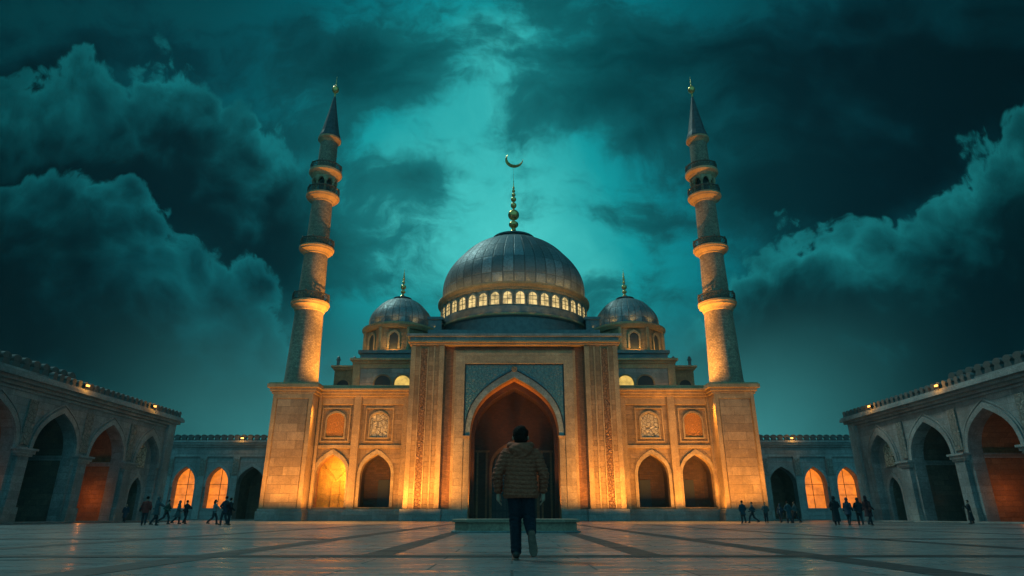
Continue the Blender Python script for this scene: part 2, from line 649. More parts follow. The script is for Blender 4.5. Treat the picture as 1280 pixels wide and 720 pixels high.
M['tile_band'] = stone('pale_blue_band', (.26, .33, .31), (.21, .28, .27), .8, .5, mortar=.008)
M['carved_tan'] = carved('carved_tan_stone', (.46, .33, .19), (.20, .12, .06), 3.4, .10)
M['carved_brown'] = carved('carved_brown_strip', (.36, .20, .10), (.14, .065, .03), 2.6, .14)
M['carved_pale'] = carved('carved_pale_panel', (.62, .57, .44), (.20, .17, .12), 2.0, .12)
M['carved_orange'] = carved('carved_orange_panel', (.75, .32, .075), (.45, .17, .04), 4.2, .08)
M['carved_grey'] = carved('carved_grey_stone', (.28, .28, .25), (.15, .155, .14), 2.4, .10)
M['dark'] = plain('dark_opening', (.025, .03, .034), .7)
M['door'] = plain('dark_timber_door', (.045, .04, .036), .55, var=.4)
M['plaster'] = stone('interior_plaster', (.62, .50, .28), (.55, .43, .24), 1.6, .8, mortar=.008, mort_dark=.8)
M['glow_plaster'] = stone('glow_tinted_plaster', (.72, .42, .085), (.62, .35, .065), 1.6, .8, mortar=.008, mort_dark=.8)  # lamp glow of the lit room put into the plaster as yellow
M['rail'] = plain('bronze_railing', (.075, .062, .045), .45, .5)
M['iron'] = plain('wrought_iron', (.035, .036, .036), .5, .6)
M['gold'] = plain('gilded_metal', (.72, .44, .14), .3, 1.0, var=.25, scale=2)
M['spire_lead'] = plain('dark_spire_lead', (.045, .055, .062), .6, .2, scale=2, var=.4)
M['lead'] = plain('sheet_lead_roof', (.12, .135, .14), .5, .5, scale=1.5)
M['shaft'] = stone('minaret_stone', (.42, .33, .23), (.29, .225, .15), .42, .22, mortar=.02, mort_dark=.4, grain=.95, round_r=2.0, bumpk=1.0)
M['lit_orange'] = glowing('lit_orange_window', (1.0, .235, .018), 1.05)
M['lit_yellow'] = glowing('lit_yellow_window', (1.0, .62, .12), .85)
M['lit_pale'] = glowing('lit_dome_window', (1.0, .72, .28), .95, 1.1, .35)
M['lamp'] = glowing('lamp_lens', (1.0, .42, .085), 3.2)
M['merlon'] = stone('dark_merlon_stone', (.13, .14, .135), (.10, .11, .105), 1.2, .6)  # darker stone colour than the arcade walls


def ground_mat(name, c, joints=True, rough=.42):
    m, t, b = material(name)
    p = t.n('ShaderNodeTexCoord').outputs['Object']
    br = t.n('ShaderNodeTexBrick')
    br.offset = .5
    t.put(br.inputs['Vector'], p)
    t.put(br.inputs['Color1'], c)
    t.put(br.inputs['Color2'], tuple(q * .62 for q in c))
    t.put(br.inputs['Mortar'], tuple(q * .25 for q in c))
    br.inputs['Scale'].default_value = 1
    br.inputs['Mortar Size'].default_value = .02 if joints else .008
    br.inputs['Mortar Smooth'].default_value = .4
    br.inputs['Brick Width'].default_value = 1.9 if joints else .8
    br.inputs['Row Height'].default_value = .95 if joints else .4
    big = t.noise(p, .35, 6, .62)
    fine = t.noise(p, 7, 6, .65)
    grit = t.noise(p, 60, 3, .6)
    scuff = t.noise(t.mapping(p, scale=(.35, 1.6, 1)), 2.0, 6, .65)
    col = t.mix(t.ss(big, .35, .7, 0, .55), br.outputs[0], tuple(q * .55 for q in c))
    col = t.mix(t.ss(scuff, .48, .72, 0, .5), col, tuple(q * .5 for q in c))
    g = t.ss(fine, .25, .75, .72, 1.25)
    col = t.mix(1, col, t.xyz(g, g, g), 'MULTIPLY')
    g = t.ss(grit, .3, .7, .85, 1.12)
    col = t.mix(1, col, t.xyz(g, g, g), 'MULTIPLY')
    h = t.m('ADD', t.m('MULTIPLY', br.outputs[1], -1.2), t.m('ADD', t.m('MULTIPLY', fine, .5), t.m('MULTIPLY', grit, .25)))
    rg = t.m('ADD', t.ss(scuff, .3, .7, rough - .10, rough + .14), t.m('MULTIPLY', br.outputs[1], .2))
    setp(t, b, color=col, rough=rg, normal=t.bump(h, .13, .005), spec=.3)
    return m


M['ground'] = ground_mat('court_paving', (.165, .215, .225), True, .30)
M['strip'] = ground_mat('dark_paving_strip', (.055, .057, .06), False, .5)


# ---------------------------------------------------------------- the court
g = MB()
g.raw([(-1500, -200, 0), (1500, -200, 0), (1500, 2600, 0), (-1500, 2600, 0)], [(0, 1, 2, 3)])
tag(g.build('ground', M['ground']), 'pale stone paving of the wide mosque courtyard', 'ground', kind='structure')


def strip(x0, x1, y0, y1, z=.004):
    m = MB()
    m.raw([(x0, y0, z), (x1, y0, z), (x1, y1, z), (x0, y1, z)], [(0, 1, 2, 3)])
    tag(m.build('path', M['strip']), 'dark stone strip laid flush in the pale courtyard paving', 'paving strip', kind='structure',
        group='dark strips in the paving')


for s in (-1, 1):
    for x, w_, y0, y1 in ((2.08, .46, 10.36, 24.3), (4.55, .56, -4, 77), (9.4, .5, -4, 78), (16.5, .5, -4, 78), (25, .55, -4, 76), (33, .55, -4, 76)):
        strip(*sorted((s * (x - w_ / 2), s * (x + w_ / 2))), y0, y1)
for y, w_, x0 in ((9.85, .5, 39), (17.3, .5, 0), (30.5, .7, 39), (46, .8, 39), (62, .8, 39)):
    if x0:
        strip(-39, 39, y, y + w_, .008)
    else:
        strip(-39, -4.84, y, y + w_, .008)
        strip(4.84, 39, y, y + w_, .008)

# low stone steps along the feet of the arcades
for s in (-1, 1):
    m = MB().box(*sorted((s * 39.0, s * 40.97)), 30, 76.6, 0, .12)
    tag(m.build('pavement', M['plinth'], bevel=.02), 'low stone step along the foot of the side arcade', 'step', kind='structure')
    m = MB().box(*sorted((s * 31.0, s * 54)), 94.2, 95.97, 0, .14)
    tag(m.build('pavement', M['plinth'], bevel=.02), 'low stone step along the foot of the far arcade', 'step', kind='structure')


# ---------------------------------------------------------------- side arcades
def spot(name, loc, target, power, color, cone=90, blend=.6, size=.25, parent=None):
    d = bpy.data.lights.new(name, 'SPOT')
    d.energy = power * random.uniform(.8, 1.2)      # no two lamps burn alike
    d.color = color
    d.spot_size = R(cone)
    d.spot_blend = blend
    d.shadow_soft_size = size
    o = bpy.data.objects.new(name, d)
    COL.objects.link(o)
    o.location = loc
    o.rotation_euler = (Vector(target) - Vector(loc)).to_track_quat('-Z', 'Y').to_euler()
    return o


def point(name, loc, power, color, size=.25):
    d = bpy.data.lights.new(name, 'POINT')
    d.energy = power
    d.color = color
    d.shadow_soft_size = size
    d.specular_factor = .15
    o = bpy.data.objects.new(name, d)
    COL.objects.link(o)
    o.location = loc
    return o


WARM = (1.0, .40, .062)
ORANGE = (1.0, .27, .035)
YELLOW = (1.0, .52, .11)


def merlons(fn, a0, a1, step, base, h, r, thick, parent, mat):
    """a row of round-headed merlons, each its own part; fn maps (along, up, depth) to a point"""
    n = int(round((a1 - a0) / step))
    first = None
    for i in range(n):
        c = a0 + (i + .5) * (a1 - a0) / n
        if first is None:
            pl = [(c - r, base), (c - r * .62, base + h * .42)]
            pl += [(c - r * math.cos(PI * k / 10), base + h * .62 + h * .38 * math.sin(PI * k / 10)) for k in range(0, 11)]
            pl += [(c + r * .62, base + h * .42), (c + r, base)]
            first = MB().plate(pl, [], thick, fn).build('merlon', mat, parent, bevel=.02)
            c0 = c
        else:
            o = first.copy()
            COL.objects.link(o)
            o.parent = parent
            o.location = Vector(fn(c, 0, 0)) - Vector(fn(c0, 0, 0))


def side_arcade(s, label):
    X = s * 41.0
    root = thing('arcade_building', label, 'arcade', (X, 62, 0), 'arcade buildings round the court')
    W = sidewall(X, s)
    Y0, Y1, TOP = 26.0, 76.4, 10.7
    cen = [34.2, 41.9, 49.6, 57.2, 64.7] if s < 0 else [37.6, 45.9, 54.2, 62.6]
    hw, spr, apx = (2.75 if s < 0 else 3.0), 5.75, 9.35
    blind = 72.1 if s < 0 else 70.9
    holes = [arch(c, hw, 0, spr, apx) for c in cen] + [arch(blind, 2.35, 0, spr, 9.1)]
    # wall: each opening runs down to the paving, so the outline itself steps round it
    out = [(Y0, 0)]
    for hl in holes:
        out += hl
    out += [(Y1, 0), (Y1, TOP), (Y0, TOP)]
    MB().plate(out, [], 1.1, W).build('wall', M['court'], root)
    MB().box(*sorted((X + s * 1.1, X + s * 9)), 76.0, Y1 - .01, 0, TOP).build('end_wall', M['court'], root)
    # recesses behind the openings
    for i, c in enumerate(cen):
        m = MB()
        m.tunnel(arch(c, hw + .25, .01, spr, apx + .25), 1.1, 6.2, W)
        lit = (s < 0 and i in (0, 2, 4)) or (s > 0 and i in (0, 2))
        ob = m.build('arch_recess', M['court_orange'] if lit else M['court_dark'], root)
        for sd in (-1, 1):
            m = MB()
            for z0, z1, o in ((spr - .3, spr - .05, .18), (spr - .05, spr + .12, .3)):
                a, b = sorted((c + sd * (hw + .26), c + sd * (hw + .26 - o)))
                m.box(*sorted((X + s * 1.102, X + s * 6.18)), a, b, z0, z1)
            m.build('impost_band', M['court_trim'], root)
    # blind bay: shallow niche with a small doorway and a carved medallion
    m = MB()
    dn = arch(blind + .15, 1.15, 0, 2.7, 4.6)
    bl = arch(blind, 2.4, 0, spr, 9.2)
    o2 = [(blind - 2.4, 0)] + dn + [bl[-1]] + bl[-2:0:-1]
    m.plate(o2, [], .35, lambda a, b, d: W(a, b, d + .75))
    m.build('blind_bay', M['court'], root)
    MB().tunnel(arch(blind + .15, 1.16, .01, 2.7, 4.62), 1.1, 3.0, W).build('doorway', M['court_dark'], root)
    fr = MB().plate(band(arch(blind + .15, 1.5, 0, 2.75, 5.1), arch(blind + .15, 1.16, 0, 2.7, 4.62)), [], .12, lambda a, b, d: W(a, b, d + .66))
    fr.build('door_surround', M['court_trim'], root)
    md = MB().plate(arch(blind, .85, 5.7, 7.3, 8.2), [], .14, lambda a, b, d: W(a, b, d + .62))
    md.build('carved_medallion', M['carved_pale'], root)
    # archivolts, pilasters with capitals and carved panels
    for c, w_ in [(c, hw) for c in cen] + [(blind, 2.35)]:
        a1 = arch(c, w_ + .42, spr, spr, apx + .55)
        a2 = arch(c, w_ + .02, spr, spr, apx + .02 - (.25 if c == blind else 0))
        m = MB().plate(band(a1, a2), [], .22, lambda a, b, d: W(a, b, d - .16))
        a3 = arch(c, w_ + .68, spr, spr, apx + .88)
        m2 = MB().plate(band(a3, arch(c, w_ + .56, spr, spr, apx + .74)), [], .2, lambda a, b, d: W(a, b, d - .1))
        m.build('archivolt', M['court_trim'], root)
        m2.build('arch_moulding', M['court_trim'], root)
    cs = cen + [blind]
    mids = [(a + b) / 2 for a, b in zip(cs, cs[1:])] + [cen[0] - 3.9]
    for c in mids:
        MB().box(*sorted((X - s * .34, X + s * .02)), c - .62, c + .62, 0, spr - .5).build('pilaster', M['court'], root, bevel=.03)
        m = MB()
        for z0, z1, o in ((spr - .5, spr - .3, .08), (spr - .3, spr - .02, .2), (spr - .02, spr + .16, .34)):
            m.box(*sorted((X - s * (.34 + o), X + s * .03)), c - .8 - o, c + .8 + o, z0, z1)
        m.build('capital', M['court_trim'], root)
        m = MB().box(*sorted((X - s * .14, X + s * .02)), c - .5, c + .5, spr + .45, apx + .55)
        m.build('relief_panel', M['carved_grey'], root)
        MB().box(*sorted((X - s * .42, X + s * .02)), c - .78, c + .78, 0.12, 1.25).build('pilaster_base', M['plinth'], root, bevel=.03)
    MB().box(*sorted((X - s * .3, X + s * .02)), 75.0, Y1 + .12, 0, TOP - .002).build('corner_pilaster', M['court_trim'], root, bevel=.03)
    m = MB()
    for z0, z1, o in ((9.98, 10.16, .14),):
        m.box(*sorted((X - s * o, X + s * .02)), Y0, 74.99, 10.40, 10.56)
    m.build('string_course', M['court_trim'], root)
    m = MB()
    for z0, z1, o in ((10.7, 11.0, .25), (11.0, 11.3, .55), (11.3, 11.62, .85), (11.62, 11.82, .72)):
        m.box(*sorted((X - s * o, X + s * 2.5)), Y0, Y1 + o, z0, z1)
    m.build('cornice', M['court_trim'], root, bevel=.03)
    merlons(lambda a, b, d: (X - s * (.55 - d), a, b), 54, Y1 + .5, .84, 11.82, .72, .31, .34, root, M['merlon'])
    # higher set-back range with heavier merlons
    MB().box(*sorted((X + s * 4.0, X + s * 9)), Y0, 63.5, 11.0, 13.3).build('upper_wall', M['court'], root)
    MB().box(*sorted((X + s * 2.0, X + s * 9.4)), Y0, Y1, 10.72, 10.98).build('roof', M['lead'], root)
    merlons(lambda a, b, d: (X + s * (4.0 + d), a, b), 46, 63.5, 1.25, 13.3, 1.1, .52, .5, root, M['merlon'])
    return root


side_arcade(-1, 'long grey stone arcade with pointed arches along the left edge of the court')
side_arcade(1, 'long grey stone arcade with pointed arches along the right edge of the court')
# lamps burning inside the side bays
for s, cs in ((-1, (49.6, 64.7)), (1, (54.2,))):
    for c in cs:
        point('bay_light', (s * 43.2, c + 1.5, 2.4), 62, ORANGE, .15)
point('bay_light', (43.0, 66.0, 2.2), 9, WARM, .3)


# ---------------------------------------------------------------- far arcades beside the mosque
def far_arcade(s, cents, label):
    root = thing('arcade_wall', label, 'arcade', (s * 44, 96, 0), 'arcade buildings round the court')
    Y = 96.0
    W = front(Y)
    x0, x1 = sorted((s * 30.0, s * 58.0))
    TOP = 10.3
    dark, lit = cents[0], cents[1:]
    dk = arch(dark, 2.0, 0, 4.6, 7.5)
    out = [(x0, 0)] + dk + [(x1, 0), (x1, TOP), (x0, TOP)]
    holes = [arch(c, 1.62, 1.65, 5.0, 7.45) for c in lit]
    MB().plate(out, holes, 1.3, W).build('wall', M['court'], root)
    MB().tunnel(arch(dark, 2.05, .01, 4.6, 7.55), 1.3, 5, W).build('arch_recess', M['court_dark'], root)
    for c in lit:
        wn = MB().plate(arch(c, 1.7, 1.6, 5.0, 7.5), [], .06, front(Y + 1.31)).build('window', M['lit_orange'], root)
        m = MB().box(c - .035, c + .035, Y + 1.2, Y + 1.27, 1.65, 7.2)
        for z in (3.5, 5.0):
            m.box(c - 1.6, c + 1.6, Y + 1.2, Y + 1.265, z - .03, z + .03)
        m.build('glazing_bar', M['brick_orange'], wn)
    for c in cents:
        w_ = 2.0 if c == dark else 1.62
        m = MB().plate(band(arch(c, w_ + .4, 4.6, 4.8, 8.0), arch(c, w_ + .02, 4.6, 4.8, 7.5)), [], .2, front(Y - .14))
        m.build('archivolt', M['court_trim'], root)
    pitch = cents[1] - cents[0]
    for k in range(-1, len(cents) + 1):
        c = cents[0] + pitch * (k + .5)
        if abs(c) < 31 or abs(c) > 57:
            continue
        MB().box(c - .5, c + .5, Y - .26, Y + .02, .14, 8.9).build('pilaster', M['court_trim'], root, bevel=.03)
        MB().box(c - .42, c + .42, Y - .34, Y - .2, 6.2, 8.6).build('relief_panel', M['carved_grey'], root)
    MB().box(x0, x1, Y - .22, Y + .02, 8.9, 9.2).build('string_course', M['court_trim'], root)
    m = MB()
    for z0, z1, o in ((10.3, 10.6, .3), (10.6, 10.9, .6), (10.9, 11.2, .8)):
        m.box(x0, x1, Y - o, Y + 3, z0, z1)
    m.build('cornice', M['court_trim'], root, bevel=.03)
    merlons(front(Y - .2), x0, x1, 1.0, 11.2, .95, .46, .5, root, M['merlon'])
    MB().box(x0, x1, Y + 1.4, Y + 8, 9.9, 10.28).build('roof', M['lead'], root)
    return root


far_arcade(-1, [-38.6, -43.5, -48.4], 'low grey arcade with two glowing windows between the mosque and the left arcade')
far_arcade(1, [40.0, 44.8, 49.6], 'low grey arcade with two glowing windows between the mosque and the right arcade')


# ---------------------------------------------------------------- lamps on the cornices
def roof_lamp(loc, facing, label, power=60):
    root = thing('roof_lamp', label, 'lamp', loc, 'floodlights on the arcade cornices')
    v = Vector(facing)
    p = Vector(loc)
    sd = Vector((-v.y, v.x, 0))
    m = MB().tube(p, p + Vector((0, 0, .22)), .05)
    m.tube(p + Vector((0, 0, .0)), p + Vector((0, 0, .05)), .16)
    m.build('bracket', M['iron'], root)
    c = p + Vector((0, 0, .32)) + v * .1
    m = MB()
    q = [c + sd * a + Vector((0, 0, b)) + v * d for d, w_, h in ((-.16, .15, .08), (.14, .22, .11)) for a, b in ((-w_, -h), (w_, -h), (w_, h), (-w_, h))]
    m.raw(q, [(0, 1, 2, 3), (0, 4, 5, 1), (1, 5, 6, 2), (2, 6, 7, 3), (3, 7, 4, 0)])
    m.build('housing', M['iron'], root, weld=False)
    m = MB()
    q = [c + sd * a + Vector((0, 0, b)) + v * .12 for a, b in ((-.20, -.09), (.20, -.09), (.20, .09), (-.20, .09))]
    q2 = [x + v * .06 for x in q]
    m.raw(q + q2, [(0, 1, 2, 3), (4, 5, 6, 7), (0, 1, 5, 4), (1, 2, 6, 5), (2, 3, 7, 6), (3, 0, 4, 7)])
    m.build('lens', M['lamp'], root)
    l = spot('lamp_light', c + v * .4, c + v * 3 + Vector((0, 0, -3.0)), power, YELLOW, 150, .8, .2)
    l2 = point('lamp_light', c + v * .55 + Vector((0, 0, -.02)), power * .55, WARM, .1)
    return root


for s, w_ in ((-1, 'left'), (1, 'right')):
    roof_lamp((s * 40.35, 58.4, 11.82), (-s, -.15, 0), f'small lit floodlight on the {w_} arcade cornice, nearer of its two', 85)
    roof_lamp((s * 40.35, 70.2, 11.82), (-s, -.15, 0), f'small lit floodlight on the {w_} arcade cornice, farther of its two', 85)
    roof_lamp((-40.4 if s < 0 else 41.9, 95.4, 11.2), (0, -1, 0), f'small lit floodlight on the far arcade roof {w_} of the mosque', 100)


# ---------------------------------------------------------------- fountain basin in front of the portal
def chamfer(h, c):
    return [(h - c, -h), (h, -h + c), (h, h - c), (h - c, h), (-h + c, h), (-h, h - c), (-h, -h + c), (-h + c, -h)]


M['basin'] = stone('basin_stone', (.50, .33, .225), (.42, .28, .19), 1.1, .4, mortar=.01)


def fountain():
    cx, cy = .14, 26.35
    root = thing('fountain_basin', 'low octagonal stone fountain basin on the paving before the great portal', 'fountain', (cx, cy, 0))
    circ = [(1.75 * math.cos(2 * PI * i / 48), 1.75 * math.sin(2 * PI * i / 48)) for i in range(48)]
    fl = lambda z: (lambda a, b, d: (cx + a, cy + b, z - d))
    MB().plate(chamfer(2.26, .55), [circ], .34, fl(.35)).build('basin_wall', M['basin'], root, bevel=.015)
    MB().plate(chamfer(2.36, .58), [[(x * .97, y * .97) for x, y in circ]], .11, fl(.46)).build('coping', M['basin'], root, bevel=.02)
    MB().plate(chamfer(2.40, .6), [circ], .06, fl(.061)).build('foot', M['plinth'], root, bevel=.01)
    m, t, b = material('dark_water')
    p = t.n('ShaderNodeTexCoord').outputs['Object']
    setp(t, b, color=(.01, .03, .035), rough=.06, normal=t.bump(t.noise(p, 5, 3), .12, .03))
    MB().lathe([(1.74, .20), (1.74, .27)], (cx, cy), 48).build('water', m, root)
    MB().lathe([(1.76, .02), (1.76, .1)], (cx, cy), 48).build('basin_floor', M['plinth'], root)


fountain()


# ---------------------------------------------------------------- the mosque
MX = .30                                  # axis of the portal and dome
mosque = thing('mosque', 'floodlit sandstone mosque with a great domed hall and a tall pointed portal', 'mosque', (MX, 90, 0))
PY = 78.0                                 # front plane of the portal
OW = 5.55                                 # half width of the great arch
SPR, APX = 9.9, 17.25


def child(name, parent=mosque, loc=None):
    o = bpy.data.objects.new(name, None)
    o.empty_display_size = .2
    COL.objects.link(o)
    o.parent = parent
    if loc:
        o.location = Vector(loc) - origin_of(parent)
    return o


def portal():
    p = child('portal')
    X = MX
    W = front
    # brick field between pilasters and frame, open at the arch
    oa = arch(X, OW, 0, SPR, APX, 20)
    out = [(X - 13.2, 0)] + oa + [(X + 13.2, 0), (X + 13.2, 21.3), (X - 13.2, 21.3)]
    MB().plate(out, [], 1.2, W(PY + .8)).build('brick_field', M['brick'], p)
    # stone frame round the tiled panel
    fo = [(X - 7.55, 0), (X - 6.32, 0), (X - 6.32, 18.95), (X + 6.32, 18.95), (X + 6.32, 0), (X + 7.55, 0), (X + 7.55, 20.45), (X - 7.55, 20.45)]
    MB().plate(fo, [], .5, W(PY + .32)).build('portal_frame', M['sand_pale'], p, bevel=.04)
    fo = [(X - 7.85, 0), (X - 7.56, 0), (X - 7.56, 20.47), (X + 7.56, 20.47), (X + 7.56, 0), (X + 7.85, 0), (X + 7.85, 20.75), (X - 7.85, 20.75)]
    MB().plate(fo, [], .5, W(PY + .5)).build('outer_moulding', M['sand_trim'], p)
    # blue tile spandrels
    aa = arch(X, OW + .62, SPR, SPR, APX + .95, 20)
    out = [(X - 6.31, SPR)] + aa[1:-1] + [(X + 6.31, SPR), (X + 6.31, 18.94), (X - 6.31, 18.94)]
    MB().plate(out, [], .3, W(PY + .52)).build('tile_panel', M['tile'], p)
    m = MB()
    for a0, a1, b0, b1 in ((-6.31, -6.2, SPR, 18.94), (6.2, 6.31, SPR, 18.94), (-6.2, 6.2, 18.82, 18.94)):
        m.box(X + a0, X + a1, PY + .46, PY + .515, b0, b1)
    m.build('panel_edging', M['iron'], p)
    ln = MB().plate(band(arch(X, OW + .72, SPR, SPR, APX + 1.06, 20), arch(X, OW + .60, SPR, SPR, APX + .92, 20)), [], .2, W(PY + .44))
    ln.build('dark_arch_line', M['iron'], p)
    ba = MB().plate(band(arch(X, OW + .61, SPR, SPR, APX + .93, 20), arch(X, OW + .0, SPR, SPR, APX + .0, 20)), [], .3, W(PY + .5))
    ba.build('archivolt', M['tile_band'], p)
    # rosette above the point of the arch
    m = MB()
    c = (X, PY + .46, 18.3)
    for k in range(8):
        a = k * PI / 4
        m.ball((c[0] + .27 * math.cos(a), c[1], c[2] + .27 * math.sin(a)), (.13, .07, .13), 8)
    m.ball(c, (.13, .1, .13), 10)
    m.build('rosette', M['carved_tan'], p, weld=False)
    # jambs with capitals
    for s in (-1, 1):
        a, b = sorted((X + s * (OW + .0), X + s * 6.30))
        MB().box(a, b, PY + .42, PY + .82, 0, SPR - .35).build('jamb', M['sand_pale'], p, bevel=.03)
        m = MB()
        m.box(a - .06, b + .0, PY + .34, PY + .82, SPR - .35, SPR - .15)
        m.box(a - .12, b + .004, PY + .26, PY + .82, SPR - .15, SPR - .01)
        m.build('capital', M['sand_trim'], p)
    # deep reveal in orange brick, a smaller second arch, then the recess
    MB().tunnel(arch(X, OW + .01, 0.01, SPR, APX + .01, 20), .0, 1.5, W(PY + 2.0), back=False).build('arch_reveal', M['brick_orange'], p)
    ia = arch(X, OW - .45, 0, SPR - .1, APX - .75, 20)
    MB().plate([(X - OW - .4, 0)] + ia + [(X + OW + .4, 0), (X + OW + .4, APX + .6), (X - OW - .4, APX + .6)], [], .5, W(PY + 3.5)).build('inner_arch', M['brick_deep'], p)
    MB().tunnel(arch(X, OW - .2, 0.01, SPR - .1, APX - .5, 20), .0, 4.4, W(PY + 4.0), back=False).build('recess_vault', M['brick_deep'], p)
    # back wall with the inner doorway
    da = arch(X, 2.95, 0, 6.4, 9.7, 16)
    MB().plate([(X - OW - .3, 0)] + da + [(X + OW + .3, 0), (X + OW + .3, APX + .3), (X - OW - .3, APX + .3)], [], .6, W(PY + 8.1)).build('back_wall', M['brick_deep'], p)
    MB().plate(band(arch(X, 3.3, 0, 6.4, 10.25, 16), arch(X, 2.95, 0, 6.4, 9.7, 16)), [], .16, W(PY + 7.98)).build('door_surround', M['brick'], p)
    d = MB().plate(arch(X, 3.0, 0, 6.4, 9.75, 16), [], .15, W(PY + 9.1)).build('doorway', M['door'], p)
    m = MB()
    for k in range(-5, 6):
        m.box(X + k * .5 - .05, X + k * .5 + .05, PY + 9.0, PY + 9.09, 0, 6.2)
    for z in (1.2, 3.4, 6.2):
        m.box(X - 2.9, X + 2.9, PY + 8.95, PY + 9.08, z - .08, z + .08)
    m.build('door_leaf_frame', M['iron'], p)
    for s in (-1, 1):
        for x in (3.7, 4.9):
            MB().box(X + s * x - .12, X + s * x + .12, PY + 7.95, PY + 8.09, 0, 8.6).build('wall_rib', M['brick'], p)
        MB().box(*sorted((X + s * 3.32, X + s * 5.2)), PY + 7.9, PY + 8.08, 8.6, 8.85).build('wall_rib', M['brick'], p)
    # pilasters
    for s in (-1, 1):
        a, b = sorted((X + s * 8.98, X + s * 13.3))
        ps = MB().box(a, b, PY, PY + .9, 0, 21.3)
        ps.build('pilaster', M['sand'], p, bevel=.05)
        for x, w_ in ((12.95, .3), (9.3, .3), (10.25, .1)):
            MB().box(*sorted((X + s * (x - w_), X + s * (x + w_))), PY - .13, PY + .02, 1.4, 21.2).build('edge_band', M['sand_trim'], p, bevel=.02)
        MB().box(*sorted((X + s * 11.15, X + s * 11.95)), PY - .06, PY + .02, 1.4, 20.9).build('carved_strip', M['carved_brown'], p)
        m = MB()
        m.box(*sorted((X + s * 11.0, X + s * 11.14)), PY - .15, PY + .02, 1.4, 21.0)
        m.box(*sorted((X + s * 11.96, X + s * 12.1)), PY - .15, PY + .02, 1.4, 21.0)
        m.build('strip_border', M['sand_trim'], p)
        MB().box(*sorted((X + s * 8.7, X + s * 13.6)), PY - .3, PY + .95, 0, 1.35).build('plinth', M['plinth'], p, bevel=.06)
        MB().box(*sorted((X + s * 5.6, X + s * 8.69)), PY + .2, PY + .95, 0, 1.3).build('plinth', M['plinth'], p, bevel=.05)
        a, b = sorted((X + s * 11.0, X + s * 13.18))
        MB().box(a, b, PY + 2.0, PY + 16, 0, 21.28).build('side_wall', M['sand'], p)
    m = MB()
    m.box(X - 13.5, X + 13.5, PY - .2, PY + 16, 21.3, 21.6)
    m.box(X - 13.7, X + 13.7, PY - .45, PY + 16.1, 21.6, 21.85)
    m.build('lower_cornice', M['sand_trim'], p, bevel=.04)
    m = MB()
    m.box(X - 13.5, X + 13.5, PY - .3, PY + 16, 21.85, 22.35)
    m.box(X - 13.85, X + 13.85, PY - .6, PY + 16.2, 22.35, 22.75)
    m.build('parapet', M['plinth'], p, bevel=.04)


portal()


